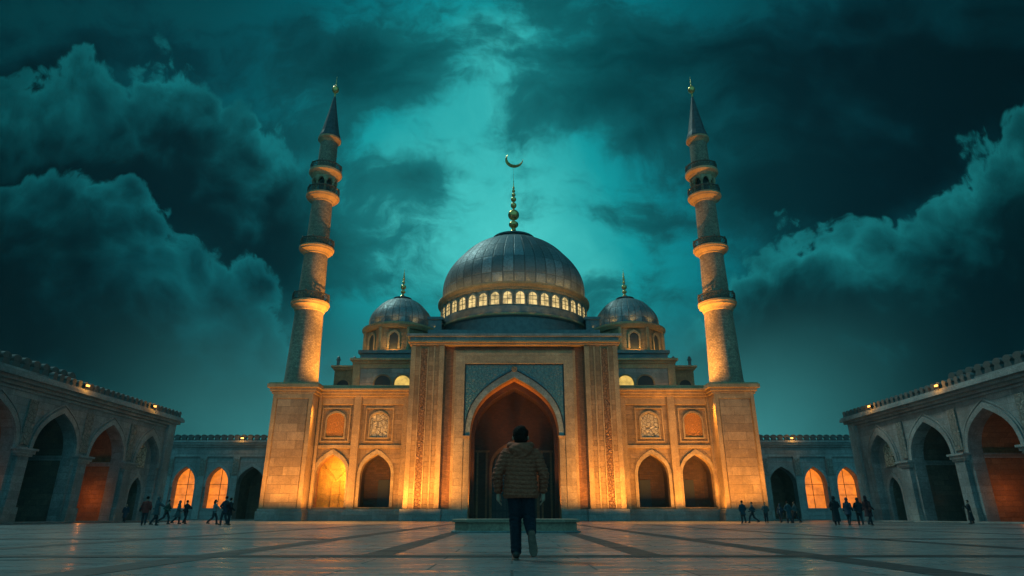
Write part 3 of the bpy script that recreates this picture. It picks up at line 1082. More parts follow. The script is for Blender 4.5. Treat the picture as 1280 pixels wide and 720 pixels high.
def wing(s):
    p = child('wing')
    Y = 82.0
    e0, e1 = 13.3, 25.6
    q0, q1 = sorted((MX + s * e0, MX + s * e1))
    S = lambda e: MX + s * (e + .0)
    ac, hw = (17.55, 23.2), 1.95
    holes = [arch(S(c), hw, 1.6, 5.3, 8.0, 14) for c in ac]
    MB().plate(rect(q0, q1, 0, 15.3), holes, .9, front(Y)).build('wing_wall', M['sand'], p)
    for a, b in ((13.3, 14.5), (20.0, 20.95), (25.2, 25.6)):
        MB().box(*sorted((S(a), S(b))), Y - .42, Y + .02, 1.35, 15.3).build('pilaster', M['sand_trim'], p, bevel=.04)
    for a, b in ((14.52, 19.98), (20.97, 25.18)):
        for z0, z1 in ((8.72, 9.15), (14.3, 15.3)):
            MB().box(*sorted((S(a), S(b))), Y - .2, Y + .02, z0, z1).build('wall_band', M['sand_trim'], p, bevel=.03)
    for i, c in enumerate(ac):
        lit = s < 0 and i == 1
        cx = S(c)
        MB().plate(band(arch(cx, hw + .38, 1.6, 5.3, 8.62, 14), arch(cx, hw + .0, 1.6, 5.3, 8.0, 14)), [], .22, front(Y - .2)).build('arch_surround', M['sand_pale'], p)
        if lit:
            MB().tunnel(arch(cx, hw + .01, 1.59, 5.3, 8.01, 14), .0, .5, front(Y + .9), back=False).build('arch_reveal', M['brick_orange'], p)
            MB().tunnel(rect(cx - 3.1, cx + 3.1, 1.5, 9.4), .91, 3.1, front(Y), back=False).build('lit_room', M['glow_plaster'], p)
            bk = MB().plate(rect(cx - 3.1, cx + 3.1, 1.4, 9.5), [], .1, front(Y + 3.02)).build('lit_back_wall', M['glow_plaster'], p)
            for lx, lz, pw in ((-2.9, 2.8, 2300), (-2.9, 6.2, 2600), (2.9, 5.5, 1500)):
                point('bay_light', (cx + lx, Y + 1.25, lz), pw, YELLOW, .2)
            m = MB()
            for sd in (-1, 1):
                m.tube((cx, Y + 2.96, 5.0), (cx + sd * 1.9, Y + 2.96, 6.9), .05)
            for ex in (-.62, .5):
                m.box(cx + ex, cx + ex + .12, Y + 2.94, Y + 3.015, 1.6, 5.0)
            m.build('vault_rib', M['glow_plaster'], bk)
        else:
            MB().tunnel(arch(cx, hw + .06, 1.59, 5.3, 8.06, 14), .9, 3.0, front(Y), back=False).build('arch_reveal', M['recess_shade'], p)
            bk = MB().plate(rect(cx - 2.3, cx + 2.3, 1.5, 8.3), [], .1, front(Y + 3.02)).build('dark_back_wall', M['recess_shade'], p)
            dx = .75 if s < 0 else -.75
            MB().box(cx + dx - .95, cx + dx + .95, Y + 2.95, Y + 3.015, 1.6, 5.0).build('inner_door', M['dark'], bk)
        # upper panel: square frame, pointed moulding, carved field
        z0, z1 = 9.5, 13.9
        m = MB().plate(rect(cx - 1.85, cx + 1.85, z0, z1), [rect(cx - 1.68, cx + 1.68, z0 + .17, z1 - .17)], .16, front(Y - .15))
        m.build('panel_frame', M['sand_trim'], p)
        m = MB().plate(arch(cx, 1.34, z0 + .42, 12.3, 13.5, 8, .12), [arch(cx, 1.14, z0 + .62, 12.25, 13.2, 8, .12)], .3, front(Y - .26))
        m.build('panel_arch', M['sand_pale'], p, bevel=.02)
        mat = 'carved_orange' if i == 1 else 'carved_pale'
        MB().plate(arch(cx, 1.15, z0 + .61, 12.25, 13.21, 8, .12), [], .1, front(Y - .09)).build('carved_panel', M[mat], p)
    m = MB()
    m.box(q0, q1, Y - .55, Y + .02, 0, 1.05)
    m.box(q0, q1, Y - .42, Y + .02, 1.05, 1.345)
    m.build('plinth', M['plinth'], p, bevel=.04)
    m = MB()
    for z0, z1, o in ((15.3, 15.62, .5), (15.62, 16.0, .8), (16.0, 16.3, 1.15), (16.3, 16.72, .95)):
        m.box(q0, q1 - (.0), Y - o, Y + 8, z0, z1)
    m.build('cornice', M['sand_trim'], p, bevel=.04)
    a, b = sorted((MX + s * 13.3, MX + s * 25.5))
    MB().box(a, b, Y + 3.2, 118, 0, 15.28).build('hall_side', M['sand'], p)


wing(-1)
wing(1)


def corner_pier(s):
    p = child('corner_pier')
    cx = -27.95 if s < 0 else 28.35
    Y = 79.5
    x0, x1 = cx - 2.55, cx + 2.55
    MB().box(x0, x1, Y, Y + 8.5, 0, 15.3).build('pier_shaft', M['sand_trim'], p, bevel=.06)
    MB().box(x0 + .62, x1 - .62, Y - .14, Y + .02, 1.4, 14.6).build('quoin_panel', M['quoin'], p, bevel=.03)
    m = MB()
    m.box(x0 + .0, x0 + .5, Y - .22, Y + .02, 1.4, 15.3)
    m.box(x1 - .5, x1 - .0, Y - .22, Y + .02, 1.4, 15.3)
    m.box(x0 + .5, x1 - .5, Y - .22, Y + .02, 14.65, 15.3)
    m.build('edge_band', M['sand_trim'], p, bevel=.03)
    m = MB()
    m.box(x0 - .28, x1 + .28, Y - .45, Y + 8.7, 0, 1.1)
    m.box(x0 - .14, x1 + .14, Y - .32, Y + 8.6, 1.1, 1.38)
    m.build('plinth', M['plinth'], p, bevel=.05)
    m = MB()
    for z0, z1, o in ((15.3, 15.6, .25), (15.6, 16.0, .45), (16.0, 16.5, .75), (16.5, 16.68, .6)):
        m.box(x0 - o, x1 + o, Y - o, Y + 8.5 + o, z0, z1)
    m.build('cornice', M['sand_trim'], p, bevel=.04)


corner_pier(-1)
corner_pier(1)
MB().box(MX - 13.17, MX + 13.17, PY + 10.5, 118, 0, 21.2).build('hall', M['sand'], mosque)


def upper_block(s):
    p = child('roof_block')
    S = lambda e: MX + s * e
    Y = 90.0
    q = lambda a, b: sorted((S(a), S(b)))
    MB().box(*q(13.2, 23.6), Y, 108, 15.3, 21.7).build('block_wall', M['plinth'], p)
    MB().box(*q(23.6, 26.6), Y + .8, 104, 15.3, 20.9).build('low_wall', M['sand'], p)
    m = MB()
    m.box(*q(22.6, 23.65), Y - .2, Y + .5, 15.5, 21.7)
    m.box(*q(13.2, 22.6), Y - .12, Y + .02, 21.0, 21.7)
    m.build('edge_band', M['sand_trim'], p)
    m = MB()
    m.box(*q(13.2, 23.8), Y - .35, 108, 21.7, 22.05)
    m.box(*q(13.2, 24.1), Y - .7, 108, 22.05, 22.4)
    m.build('cornice', M['sand_trim'], p, bevel=.04)
    m = MB()
    m.box(*q(23.66, 26.8), Y + .5, 104, 20.9, 21.2)
    m.box(*q(23.66, 27.05), Y + .2, 104, 21.2, 21.5)
    m.build('cornice', M['sand_trim'], p, bevel=.03)
    m = MB()
    m.box(*q(13.3, 22.9), Y + .4, 106, 22.4, 23.3)
    m.box(*q(13.3, 23.2), Y + .1, 106, 23.3, 23.8)
    m.build('roof_step', M['lead'], p, bevel=.04)
    for e, mat in ((16.3, 'lit_yellow'), (19.2, 'dark'), (25.2, 'dark')):
        y = Y if e < 23 else Y + .8
        r = 1.15 if e < 23 else .9
        zc = 18.75 if e < 23 else 18.5
        pl = [(S(e) - r, zc - .6)] + [(S(e) - r * math.cos(PI * k / 16), zc + r * math.sin(PI * k / 16)) for k in range(17)] + [(S(e) + r, zc - .6)]
        r2 = r + .22
        pl2 = [(S(e) - r2, zc - .6)] + [(S(e) - r2 * math.cos(PI * k / 16), zc + r2 * math.sin(PI * k / 16)) for k in range(17)] + [(S(e) + r2, zc - .6)]
        MB().plate(pl, [], .06, front(y - .05)).build('lunette_window', M[mat], p)
        pi = [(x, z if z > zc - .5 else zc - .9) for x, z in pl]
        MB().plate(pl2, [pi], .2, front(y - .17)).build('window_surround', M['sand'], p)
    for e, z in ((23.9, 21.5), (26.3, 21.5)):
        m = MB().lathe([(.34, z), (.34, z + .15), (.22, z + .2), (.24, z + .95), (.36, z + 1.0), (.36, z + 1.12), (.2, z + 1.2), (.24, z + 1.4), (.05, z + 1.62)], (S(e) - s * .0, Y + 1.2), 12)
        m.build('roof_post', M['lead'], p, smooth=True)


upper_block(-1)
upper_block(1)


def finial(c, z, k, parent, name='finial'):
    """stack of gilded balls tapering to a spike"""
    pr = [(1.5, 0), (1.35, .25), (.62, .75), (.35, 1.1), (.38, 1.3)]
    def bulb(zc, r, h):
        return [(r * math.sin(PI * i / 8) if 0 < i < 8 else .16 * r + .06, zc - h * math.cos(PI * i / 8)) for i in range(0, 9)]
    for zc, r, h in ((2.1, .82, .62), (3.9, .95, .95), (5.7, .5, .55), (6.85, .46, .45), (7.75, .34, .38), (8.5, .28, .3), (9.1, .2, .25)):
        pr += bulb(zc, r, h)
    pr += [(.07, 9.4), (.03, 11.0)]
    m = MB().lathe([(r * k, z + h * k) for r, h in pr], c, 24)
    return m.build(name, M['gold'], parent, smooth=True, angle=60)


def dome_profile(r, z0, h, bulge, n=28, cap=.0):
    out = []
    for i in range(n + 1):
        t = i / n
        a = t * PI / 2
        rr = r * (math.cos(a) ** .86) * (1 + bulge * math.sin(min(1, t * 2.2) * PI))
        zz = z0 + h * (math.sin(a) ** 1.0)
        out.append((max(rr, .05), zz))
    return out


def small_dome(s):
    cx, cy = MX + s * 18.35, 97.0
    p = child('small_dome', mosque, (cx, cy, 24))
    r8 = 5.55
    a0 = PI / 8
    MB().lathe([(r8, 23.7), (r8, 28.0)], (cx, cy), 8, a0).build('drum', M['sand'], p)
    MB().lathe([(r8 + .35, 23.5), (r8 + .35, 24.1), (r8 + .15, 24.25)], (cx, cy), 8, a0).build('drum_base', M['sand_trim'], p)
    MB().lathe([(r8 + .05, 27.75), (r8 + .25, 28.0), (r8 + .5, 28.25), (r8 + .5, 28.5), (r8 + .1, 28.62), (5.0, 28.9)], (cx, cy), 48, a0).build('drum_cornice', M['sand_trim'], p, smooth=True)
    ap = r8 * math.cos(PI / 8)
    for k in range(8):
        a = k * PI / 4
        if math.sin(a) > .3:
            continue
        n = Vector((math.cos(a), math.sin(a), 0))
        tt = Vector((-n.y, n.x, 0))
        fn = lambda u, z, d, n=n, tt=tt: tuple(Vector((cx, cy, 0)) + n * (ap + .2 - d) + tt * u + Vector((0, 0, z)))
        MB().plate(band(arch(0, .98, 24.5, 26.3, 27.45, 8), arch(0, .68, 24.5, 26.2, 27.05, 8)), [], .3, fn).build('window_surround', M['sand_pale'], p)
        MB().plate(arch(0, .72, 24.4, 26.2, 27.1, 8), [], .1, lambda u, z, d, fn=fn: fn(u, z, d + .16)).build('drum_window', M['dark'], p)
        a2 = a + PI / 8
        MB().tube((cx + r8 * math.cos(a2), cy + r8 * math.sin(a2), 24.2), (cx + r8 * math.cos(a2), cy + r8 * math.sin(a2), 27.8), .28).build('drum_column', M['sand_trim'], p, smooth=True)
    sk = MB().lathe(dome_profile(5.0, 28.75, 5.3, .05), (cx, cy), 64)
    sk.build('dome_shell', M['lead_small'], p, smooth=True, angle=60)
    MB().lathe([(1.2, 33.6), (1.25, 34.05), (1.5, 34.12), (1.5, 34.22), (.9, 34.45), (.5, 34.62)], (cx, cy), 24).build('dome_cap', M['lead'], p, smooth=True)
    finial((cx, cy), 34.45, .47, p)


M['lead_small'] = dome_skin('lead_small_dome', 30, 1.9, (.23, .26, .27), .55, .5)
M['lead_big'] = dome_skin('lead_great_dome', 44, 3.0, (.20, .235, .255), .55, .5)
small_dome(-1)
small_dome(1)


def great_dome():
    cx, cy = MX, 104.0
    p = child('great_dome', mosque, (cx, cy, 31))
    MB().box(cx - 13.1, cx + 13.1, 91.0, 117.1, 21.2, 27.2).build('dome_base', M['lead'], p)
    for sx in (-1, 1):
        m = MB().box(cx + sx * 12.6 - 1.1, cx + sx * 12.6 + 1.1, 95, 97.2, 27.2, 30.0)
        m.box(cx + sx * 12.6 - 1.35, cx + sx * 12.6 + 1.35, 94.8, 97.4, 30.0, 30.5)
        m.build('corner_block', M['lead'], p, bevel=.04)
    MB().lathe([(13.0, 26.9), (13.0, 29.3), (13.3, 29.45), (13.35, 29.9), (13.1, 30.05), (13.1, 30.9), (13.0, 31.2), (12.75, 31.3)], (cx, cy), 96).build('drum_base', M['lead'], p, smooth=True, angle=30)
    MB().lathe([(13.36, 29.5), (13.52, 29.56), (13.52, 29.86), (13.36, 29.9)], (cx, cy), 96).build('base_ring', M['sand_trim'], p, smooth=True, angle=30)
    MB().lathe([(12.5, 31.2), (12.5, 34.4)], (cx, cy), 96).build('drum', M['lead_drum'], p, smooth=True, angle=30)
    MB().lathe([(12.62, 34.0), (12.75, 34.15), (12.75, 34.4), (13.1, 34.6), (13.25, 34.8), (13.25, 35.05), (12.9, 35.2), (12.2, 35.5)], (cx, cy), 96).build('drum_cornice', M['sand_pale'], p, smooth=True, angle=30)
    N = 40
    for k in range(N):
        a = -PI / 2 + (k - N // 2 + .5) * 2 * PI / N
        if math.sin(a) > .12:
            continue
        n = Vector((math.cos(a), math.sin(a), 0))
        tt = Vector((-n.y, n.x, 0))
        fn = lambda u, z, d, n=n, tt=tt: tuple(Vector((cx, cy, 0)) + n * (12.72 - d) + tt * u + Vector((0, 0, z)))
        w_ = MB().plate(arch(0, .70, 31.45, 32.9, 33.65, 7), [], .1, lambda u, z, d, fn=fn: fn(u, z, d + .08)).build('drum_window', M['lit_pale'], p)
        MB().plate(arch(0, .93, 31.35, 32.9, 34.0, 7), [arch(0, .66, 31.5, 32.9, 33.6, 7)], .26, fn).build('window_surround', M['lead_drum'], w_)
        m = MB()
        m.box(-.03, .03, -.03, .03, 31.5, 33.6)
        m.box(-.66, .66, -.03, .03, 32.3, 32.36)
        m.box(-.66, .66, -.03, .03, 32.9, 32.96)
        for q in m.bm.verts:
            q.co = fn(q.co.x, q.co.z, .06 + q.co.y)
        m.build('glazing_bar', M['iron'], w_)
    MB().lathe(dome_profile(12.3, 35.3, 12.4, .045, 40), (cx, cy), 144).build('dome_shell', M['lead_big'], p, smooth=True, angle=60)
    MB().lathe([(3.3, 46.9), (3.45, 47.75), (3.9, 47.9), (3.9, 48.15), (3.2, 48.45), (2.2, 48.85), (1.2, 49.1), (.8, 49.25)], (cx, cy), 48).build('dome_cap', M['lead'], p, smooth=True)
    finial((cx, cy), 48.9, 1.1, p)
    # crescent above the finial, on a hair-thin rod
    cz = 65.0
    m = MB().tube((cx, cy, 60.5), (cx + .05, cy, cz - 1.6), .018, .015)
    m.build('crescent_rod', M['gold'], p)
    n = 40
    Ro, Ri = 1.72, 1.52
    tilt = R(68)                                     # opening direction
    off = Vector((math.cos(tilt), math.sin(tilt))) * .52
    ov, iv = [], []
    # intersection-based crescent: sweep both arcs between the horns
    d = off.length
    ca = (Ro * Ro + d * d - Ri * Ri) / (2 * d)
    ha = math.acos(max(-1, min(1, ca / Ro)))
    hb = math.atan2(Ro * math.sin(ha), ca - d)
    for i in range(n + 1):
        t = i / n
        a = tilt + ha + t * (2 * PI - 2 * ha)
        b = tilt + hb + t * (2 * PI - 2 * hb)
        ov.append((Ro * math.cos(a), Ro * math.sin(a)))
        iv.append((off.x + Ri * math.cos(b), off.y + Ri * math.sin(b)))
    m = MB()
    rows = []
    for (ox, oz), (ix, iz) in zip(ov, iv):
        mx_, mz_ = (ox + ix) / 2, (oz + iz) / 2
        w_ = max(.012, math.hypot(ox - ix, oz - iz) * .35)
        rows.append([m.bm.verts.new((cx + .1 + a, cy + b, cz + c)) for a, b, c in ((ox, 0, oz), (mx_, -w_, mz_), (ix, 0, iz), (mx_, w_, mz_))])
    for r0, r1 in zip(rows, rows[1:]):
        for i in range(4):
            j = (i + 1) % 4
            m.bm.faces.new((r0[i], r1[i], r1[j], r0[j]))
    m.build('crescent', M['gold'], p, smooth=True, angle=35)


M['lead_drum'] = plain('weathered_drum_stone', (.20, .195, .165), .6, 0, var=.4, scale=1.4)
great_dome()


# ---------------------------------------------------------------- minarets
def railing(c, r, z, h, parent, n=32):
    m = MB()
    for zz, rr in ((z + .08, .05), (z + h * .5, .035), (z + h, .07)):
        seg = 64
        prev = None
        ring = []
        for i in range(seg):
            a = 2 * PI * i / seg
            ring.append([m.bm.verts.new((c[0] + (r + dx) * math.cos(a), c[1] + (r + dx) * math.sin(a), zz + dz)) for dx, dz in ((-rr, -rr), (rr, -rr), (rr, rr), (-rr, rr))])
        for a_, b_ in zip(ring, ring[1:] + ring[:1]):
            for i in range(4):
                j = (i + 1) % 4
                m.bm.faces.new((a_[i], b_[i], b_[j], a_[j]))
    for i in range(n):
        a = 2 * PI * i / n
        x, y = c[0] + r * math.cos(a), c[1] + r * math.sin(a)
        m.tube((x, y, z), (x, y, z + h), .035, .035, 5)
        a2 = a + PI / n
        x2, y2 = c[0] + r * math.cos(a2), c[1] + r * math.sin(a2)
        m.ball((x2, y2, z + h * .75), (.09, .09, .15), 6)
        m.ball((x2, y2, z + h * .27), (.08, .08, .13), 6)
        if i % 4 == 0:
            m.ball((x, y, z + h + .16), .13, 6)
    return m.build('railing', M['rail'], parent, weld=False)


def minaret(x, label):
    y = 84.0
    c = (x, y)
    root = thing('minaret', label, 'minaret', (x, y, 16.68), 'pair of minarets at the mosque corners')
    shaft = [(2.55, 16.7), (2.55, 17.1), (2.35, 17.3), (2.22, 18), (1.93, 27.65)]
    MB().lathe(shaft, c, 48).build('shaft', M['shaft'], root, smooth=True, angle=30)
    MB().lathe([(1.85, 29.0), (1.66, 36.35)], c, 48).build('shaft', M['shaft'], root, smooth=True)
    MB().lathe([(1.62, 37.5), (1.48, 44.95)], c, 48).build('shaft', M['shaft'], root, smooth=True)
    MB().lathe([(1.38, 51.2), (1.3, 55.6)], c, 48).build('shaft', M['shaft'], root, smooth=True)

    def balcony(z, r_in, r_out, z_top, rail):
        h = z_top - z
        pr = [(r_in, z), (r_in + .12, z + .1), (r_in + .14, z + .25), (r_in + (r_out - r_in) * .45, z + h * .42), (r_in + (r_out - r_in) * .8, z + h * .55),
              (r_in + (r_out - r_in) * .84, z + h * .68), (r_out - .1, z + h * .74), (r_out, z + h * .8), (r_out, z_top), (r_in * .7, z_top + .01)]
        b = MB().lathe(pr, c, 56).build('balcony', M['sand_trim'], root, smooth=True, angle=28)
        railing(c, r_out - .14, z_top, rail, b)
        return b
    balcony(27.6, 1.93, 2.66, 29.0, 1.1)
    balcony(36.3, 1.66, 2.5, 37.5, 1.05)
    balcony(44.9, 1.48, 2.45, 46.1, 1.05)
    # open lantern between the two upper balconies
    MB().lathe([(.85, 46.1), (.85, 49.3)], c, 24).build('lantern_core', M['dark'], root, smooth=True)
    for k in range(8):
        a = k * PI / 4 + PI / 8
        px, py = x + 1.62 * math.cos(a), y + 1.62 * math.sin(a)
        MB().lathe([(.26, 46.1), (.26, 46.3), (.17, 46.4), (.15, 48.2), (.26, 48.4), (.3, 48.6), (.3, 48.75)], (px, py), 12).build('lantern_column', M['sand_pale'], root, smooth=True)
        a = k * PI / 4
        n = Vector((math.cos(a), math.sin(a), 0))
        tt = Vector((-n.y, n.x, 0))
        fn = lambda u, zz, d, n=n, tt=tt: tuple(Vector((x, y, 0)) + n * (1.72 - d) + tt * u + Vector((0, 0, zz)))
        hl = arch(0, .42, 47.9, 48.2, 48.85, 6)
        MB().plate([(-.66, 48.2)] + hl[1:-1] + [(.66, 48.2), (.66, 49.3), (-.66, 49.3)], [], .35, fn).build('lantern_arch', M['sand_pale'], root)
    b = MB().lathe([(1.75, 49.1), (1.95, 49.3), (2.05, 49.55), (2.3, 49.7), (2.45, 49.9), (2.45, 50.25), (1.0, 50.27)], c, 56).build('balcony', M['sand_trim'], root, smooth=True, angle=28)
    railing(c, 2.3, 50.25, .95, b)
    MB().lathe([(1.3, 50.2), (1.38, 51.25)], c, 40).build('shaft', M['shaft'], root, smooth=True)
    MB().lathe([(1.3, 55.4), (1.45, 55.6), (1.62, 55.9), (1.75, 56.0), (1.75, 56.3), (1.55, 56.45)], c, 48).build('spire_ring', M['sand_trim'], root, smooth=True, angle=28)
    sp = MB().lathe([(1.68, 56.4), (1.62, 56.75), (1.38, 57.5), (1.05, 59.3), (.62, 61.6), (.28, 63.7), (.16, 64.4)], c, 16).build('spire', M['spire_lead'], root)
    MB().lathe([(.12, 64.3), (.1, 65.0), (.3, 65.2), (.52, 65.55), (.56, 65.85), (.48, 66.15), (.2, 66.5), (.09, 66.6), (.06, 67.0), (.12, 67.1), (.05, 67.25), (.02, 68.4)], c, 20).build('finial', M['gold'], sp, smooth=True, angle=60)
    return root


minaret(-28.75, 'tall round stone minaret with ringed balconies on the left corner pier')
minaret(29.25, 'tall round stone minaret with ringed balconies on the right corner pier')

# ---------------------------------------------------------------- floodlighting of the mosque
for s in (-1, 1):
    # wings, from the paving close in front of them
    for e, pw in ((16.0, 650), (19.0, 1400), (22.2, 1800), (24.2, 1200)):
        spot('flood_light', (MX + s * e, 78.6, .45), (MX + s * e, 81.8, 7.0), pw * 1.6, WARM, 102, .8)
    # corner piers and portal pilasters
    for e, y, pw in ((26.2, 73.6, 5200), (29.0, 73.6, 3400)):
        spot('flood_light', (MX + s * e, y, .4), (MX + s * (e + .3), 79.5, 8.8), pw, WARM, 92, .6)
    for e, y, pw in ((13.2, 72.8, 7600), (10.2, 72.8, 4400), (7.0, 73.0, 1700)):
        spot('flood_light', (MX + s * e, y, .4), (MX + s * (e - .2), 78, 6.8), pw, WARM, 90, .6)
    # minaret shafts, from the wing roof on the inner side
    mx = -28.75 if s < 0 else 29.25
    spot('flood_light', (mx - s * 8.5, 82.4, 17.9), (mx, 84, 23), 15000, WARM, 78, .8)
    spot('flood_light', (mx - s * 10.5, 82.0, 17.2), (mx, 84, 42), 38000, WARM, 52, .6)
    for z, pw in ((30.1, 60), (38.6, 50), (47.0, 40)):
        spot('flood_light', (mx - s * 2.3, 83.4, z), (mx - s * .8, 84, z + 9), pw, WARM, 110, .7, .12)
    # drums of the small domes, and small lamps on their cornices
    spot('flood_light', (MX + s * 18.4, 90.6, 24.2), (MX + s * 18.4, 97, 28), 170, YELLOW, 130, .7)
    spot('flood_light', (MX + s * 23.0, 92.0, 24.2), (MX + s * 19, 97, 28), 150, YELLOW, 130, .7)
    spot('flood_light', (MX + s * 21.5, 88.6, 17.2), (MX + s * 21, 90, 20), 90, WARM, 130, .7)
    for k in range(5):
        a = -PI / 2 + (k - 2) * .62
        c = Vector((MX + s * 18.35, 97, 28.75))
        n = Vector((math.cos(a), math.sin(a), 0))
        spot('flood_light', c + n * 6.1, c + n * 3.5 + Vector((0, 0, 5)), 75, YELLOW, 120, .8, .1)
# small lamps on the cornice of the great drum
for k in range(19):
    a = -PI / 2 + (k - 9) * .175
    c = Vector((MX, 104, 35.3))
    n = Vector((math.cos(a), math.sin(a), 0))
    spot('flood_light', c + n * 14.2, c + n * 11.6 + Vector((0, 0, 3)), 85, YELLOW, 150, .8, .3)
for k in range(13):
    a = -PI / 2 + (k - 6) * .2
    c = Vector((MX, 104, 29.6))
    n = Vector((math.cos(a), math.sin(a), 0))
    spot('flood_light', c + n * 14.9, c + n * 12.7 + Vector((0, 0, 5)), 150, YELLOW, 130, .8, .1)
# the soffit of the great arch, from the paving below it
spot('flood_light', (MX, 77.6, .4), (MX, 79.2, 16), 1800, WARM, 84, .6)
for s in (-1, 1):
    spot('flood_light', (MX + s * 4.7, 79.0, .3), (MX + s * 5.0, 79.3, 16), 3000, WARM, 62, .6)
# added spots without fittings under the wing cornices, to warm the paving in front
for s in (-1, 1):
    for e in (16.0, 20.3, 24.4):
        spot('flood_light', (MX + s * e, 80.7, 15.0), (MX + s * e, 71, 0), 6500, WARM, 76, .8, .3)


# ---------------------------------------------------------------- people
M['skin'] = plain('skin', (.42, .25, .17), .5, var=.1, scale=9, bumpk=.1)
M['hair'] = plain('dark_hair', (.020, .011, .008), .85, var=.6, scale=40, bumpk=.8, spec=.15)
M['shoe'] = plain('dark_leather_shoe', (.045, .032, .025), .5, var=.3)
M['sole'] = plain('worn_rubber_sole', (.15, .085, .06), .8, var=.4, scale=18, bumpk=.5)


def cloth(name, c, scale=14, wr=.5):
    m, t, b = material(name)
    p = t.n('ShaderNodeTexCoord').outputs['Object']
    f = t.noise(p, scale, 5, .6)
    w_ = t.noise(t.mapping(p, scale=(1, 1, .45)), 6, 4, .55, 1.2)
    col = t.mix(t.ss(f, .3, .7), tuple(q * .7 for q in c), tuple(q * 1.2 for q in c))
    setp(t, b, color=col, rough=.85, normal=t.bump(t.m('ADD', t.m('MULTIPLY', f, .3), w_), wr, .04), spec=.25)
    return m


def walker():
    """the man in the quilted jacket, seen from behind in mid-stride; local frame: feet at the origin, walking to +Y"""
    O = Vector((.125, 9.28, 0))
    root = thing('person', 'man seen from behind in a brown quilted jacket and dark jeans, walking to the fountain', 'person', O)
    V = lambda x, y, z: tuple(O + Vector((x, y, z)))

    def ell_ring(z, hw, hd, yo=0., xo=0., n=28):
        return [V(xo + hw * math.copysign(abs(math.cos(2 * PI * i / n)) ** .86, math.cos(2 * PI * i / n)), yo + hd * math.sin(2 * PI * i / n), z) for i in range(n)]

    LH, RH = (-.085, 0, .90), (.085, 0, .90)
    LK, RK = (-.078, .045, .50), (.122, .03, .50)
    LA, RA = (-.068, -.015, .10), (.135, -.335, .335)
    # ---- body: one continuous skin
    m = MB()
    m.ball(V(0, .02, 1.675), (.078, .098, .115), 22)
    m.ball(V(0, .05, 1.615), (.060, .072, .070), 18)
    m.ball(V(0, .118, 1.655), (.016, .022, .026), 10)             # nose
    m.ball(V(0, .112, 1.607), (.026, .012, .009), 10)             # mouth
    for s in (-1, 1):
        m.ball(V(s * .031, .104, 1.685), (.016, .010, .010), 10)  # eyes
        m.ball(V(s * .108, .016, 1.640), (.016, .024, .036), 12)  # ears
    m.caps(V(0, .0, 1.46), V(0, .012, 1.60), .058, .054, 16)
    m.loft([ell_ring(.86, .15, .10), ell_ring(1.05, .14, .095), ell_ring(1.25, .17, .105), ell_ring(1.40, .17, .10), ell_ring(1.49, .07, .07)])
    hands = {}
    for s in (-1, 1):
        sh, el, wr = (s * .185, 0, 1.40), (s * .326, -.02 if s < 0 else -.03, 1.12), (s * .318, .07 if s < 0 else .03, .865)
        m.chain([(V(*sh), .055), (V(*el), .042), (V(*wr), .030)])
        hands[s] = wr
        hx, hy, hz = wr
        m.caps(V(hx, hy + .004, hz), V(hx - s * .004, hy + .014, hz - .075), .030, .034, 12)
        for k, (dy, ln) in enumerate(((.034, .060), (.013, .070), (-.009, .066), (-.029, .050))):
            b0 = Vector((hx - s * .006, hy + .014 + dy, hz - .088))
            b1 = b0 + Vector((-s * .012, .004, -ln * .55))
            b2 = b1 + Vector((-s * .026, .004, -ln * .42))
            m.chain([(V(*b0), .0095), (V(*b1), .0088), (V(*b2), .0076)], 8)
        t0 = Vector((hx - s * .012, hy + .034, hz - .03))
        t1 = t0 + Vector((-s * .014, .026, -.036))
        t2 = t1 + Vector((-s * .016, .006, -.030))
        m.chain([(V(*t0), .013), (V(*t1), .0105), (V(*t2), .009)], 8)
    for h, k, a in ((LH, LK, LA), (RH, RK, RA)):
        m.chain([(V(*h), .088), (V(*k), .056), (V(*a), .040)], 14)
    m.caps(V(-.066, -.03, .055), V(-.075, .12, .04), .036, .03)
    m.caps(V(.136, -.385, .30), V(.143, -.375, .12), .034, .03)
    body = remesh(m, .0065, 3).build('body', M['skin'], root, smooth=True, weld=False, angle=0)
    # ---- hair
    m = MB()
    m.ball(V(0, -.004, 1.700), (.112, .118, .112), 22)
    m.ball(V(0, -.035, 1.632), (.100, .082, .095), 18)
    m.ball(V(0, .05, 1.775), (.07, .05, .03), 14)
    hm = remesh(m, .008, 2)
    random.seed(3)
    for v in hm.bm.verts:
        l = v.co - O
        n = Vector((l.x, l.y, l.z - 1.69)).normalized()
        v.co += n * (.006 * math.sin(l.x * 110 + l.z * 40) * math.sin(l.z * 90 + l.x * 60) + random.uniform(-.005, .008))
    hm.build('hair', M['hair'], root, smooth=True, weld=False, angle=0)
    # ---- trousers
    m = MB()
    m.loft([ell_ring(.80, .165, .125), ell_ring(.92, .185, .135), ell_ring(1.02, .18, .13)])
    m.chain([(V(*LH), .118), (V(-.080, .025, .68), .102), (V(*LK), .086), (V(-.072, .01, .30), .080), (V(-.068, -.015, .115), .074)], 18)
    m.chain([(V(*RH), .112), (V(.105, .015, .68), .102), (V(*RK), .088), (V(.128, -.14, .425), .080), (V(.135, -.27, .365), .070)], 18)
    m.ball(V(-.068, -.012, .10), (.070, .076, .045), 14)
    tm = remesh(m, .012, 5)
    for v in tm.bm.verts:
        l = v.co - O
        w_ = max(0, 1 - abs(l.z - .50) / .16) + .8 * max(0, 1 - abs(l.z - .14) / .12) + .4 * max(0, 1 - abs(l.z - .82) / .1)
        d = .006 * w_ * math.sin(l.z * 120 + l.x * 30 + 4 * math.sin(l.y * 22))
        v.co += Vector((l.x + .08 if l.x < 0 else l.x - .09, l.y, 0)).normalized() * d
    denim = cloth('dark_denim', (.014, .019, .028), 26, .45)
    tm.build('trousers', denim, root, smooth=True, weld=False, angle=0)
    # ---- shoes with separate soles
    m = MB()
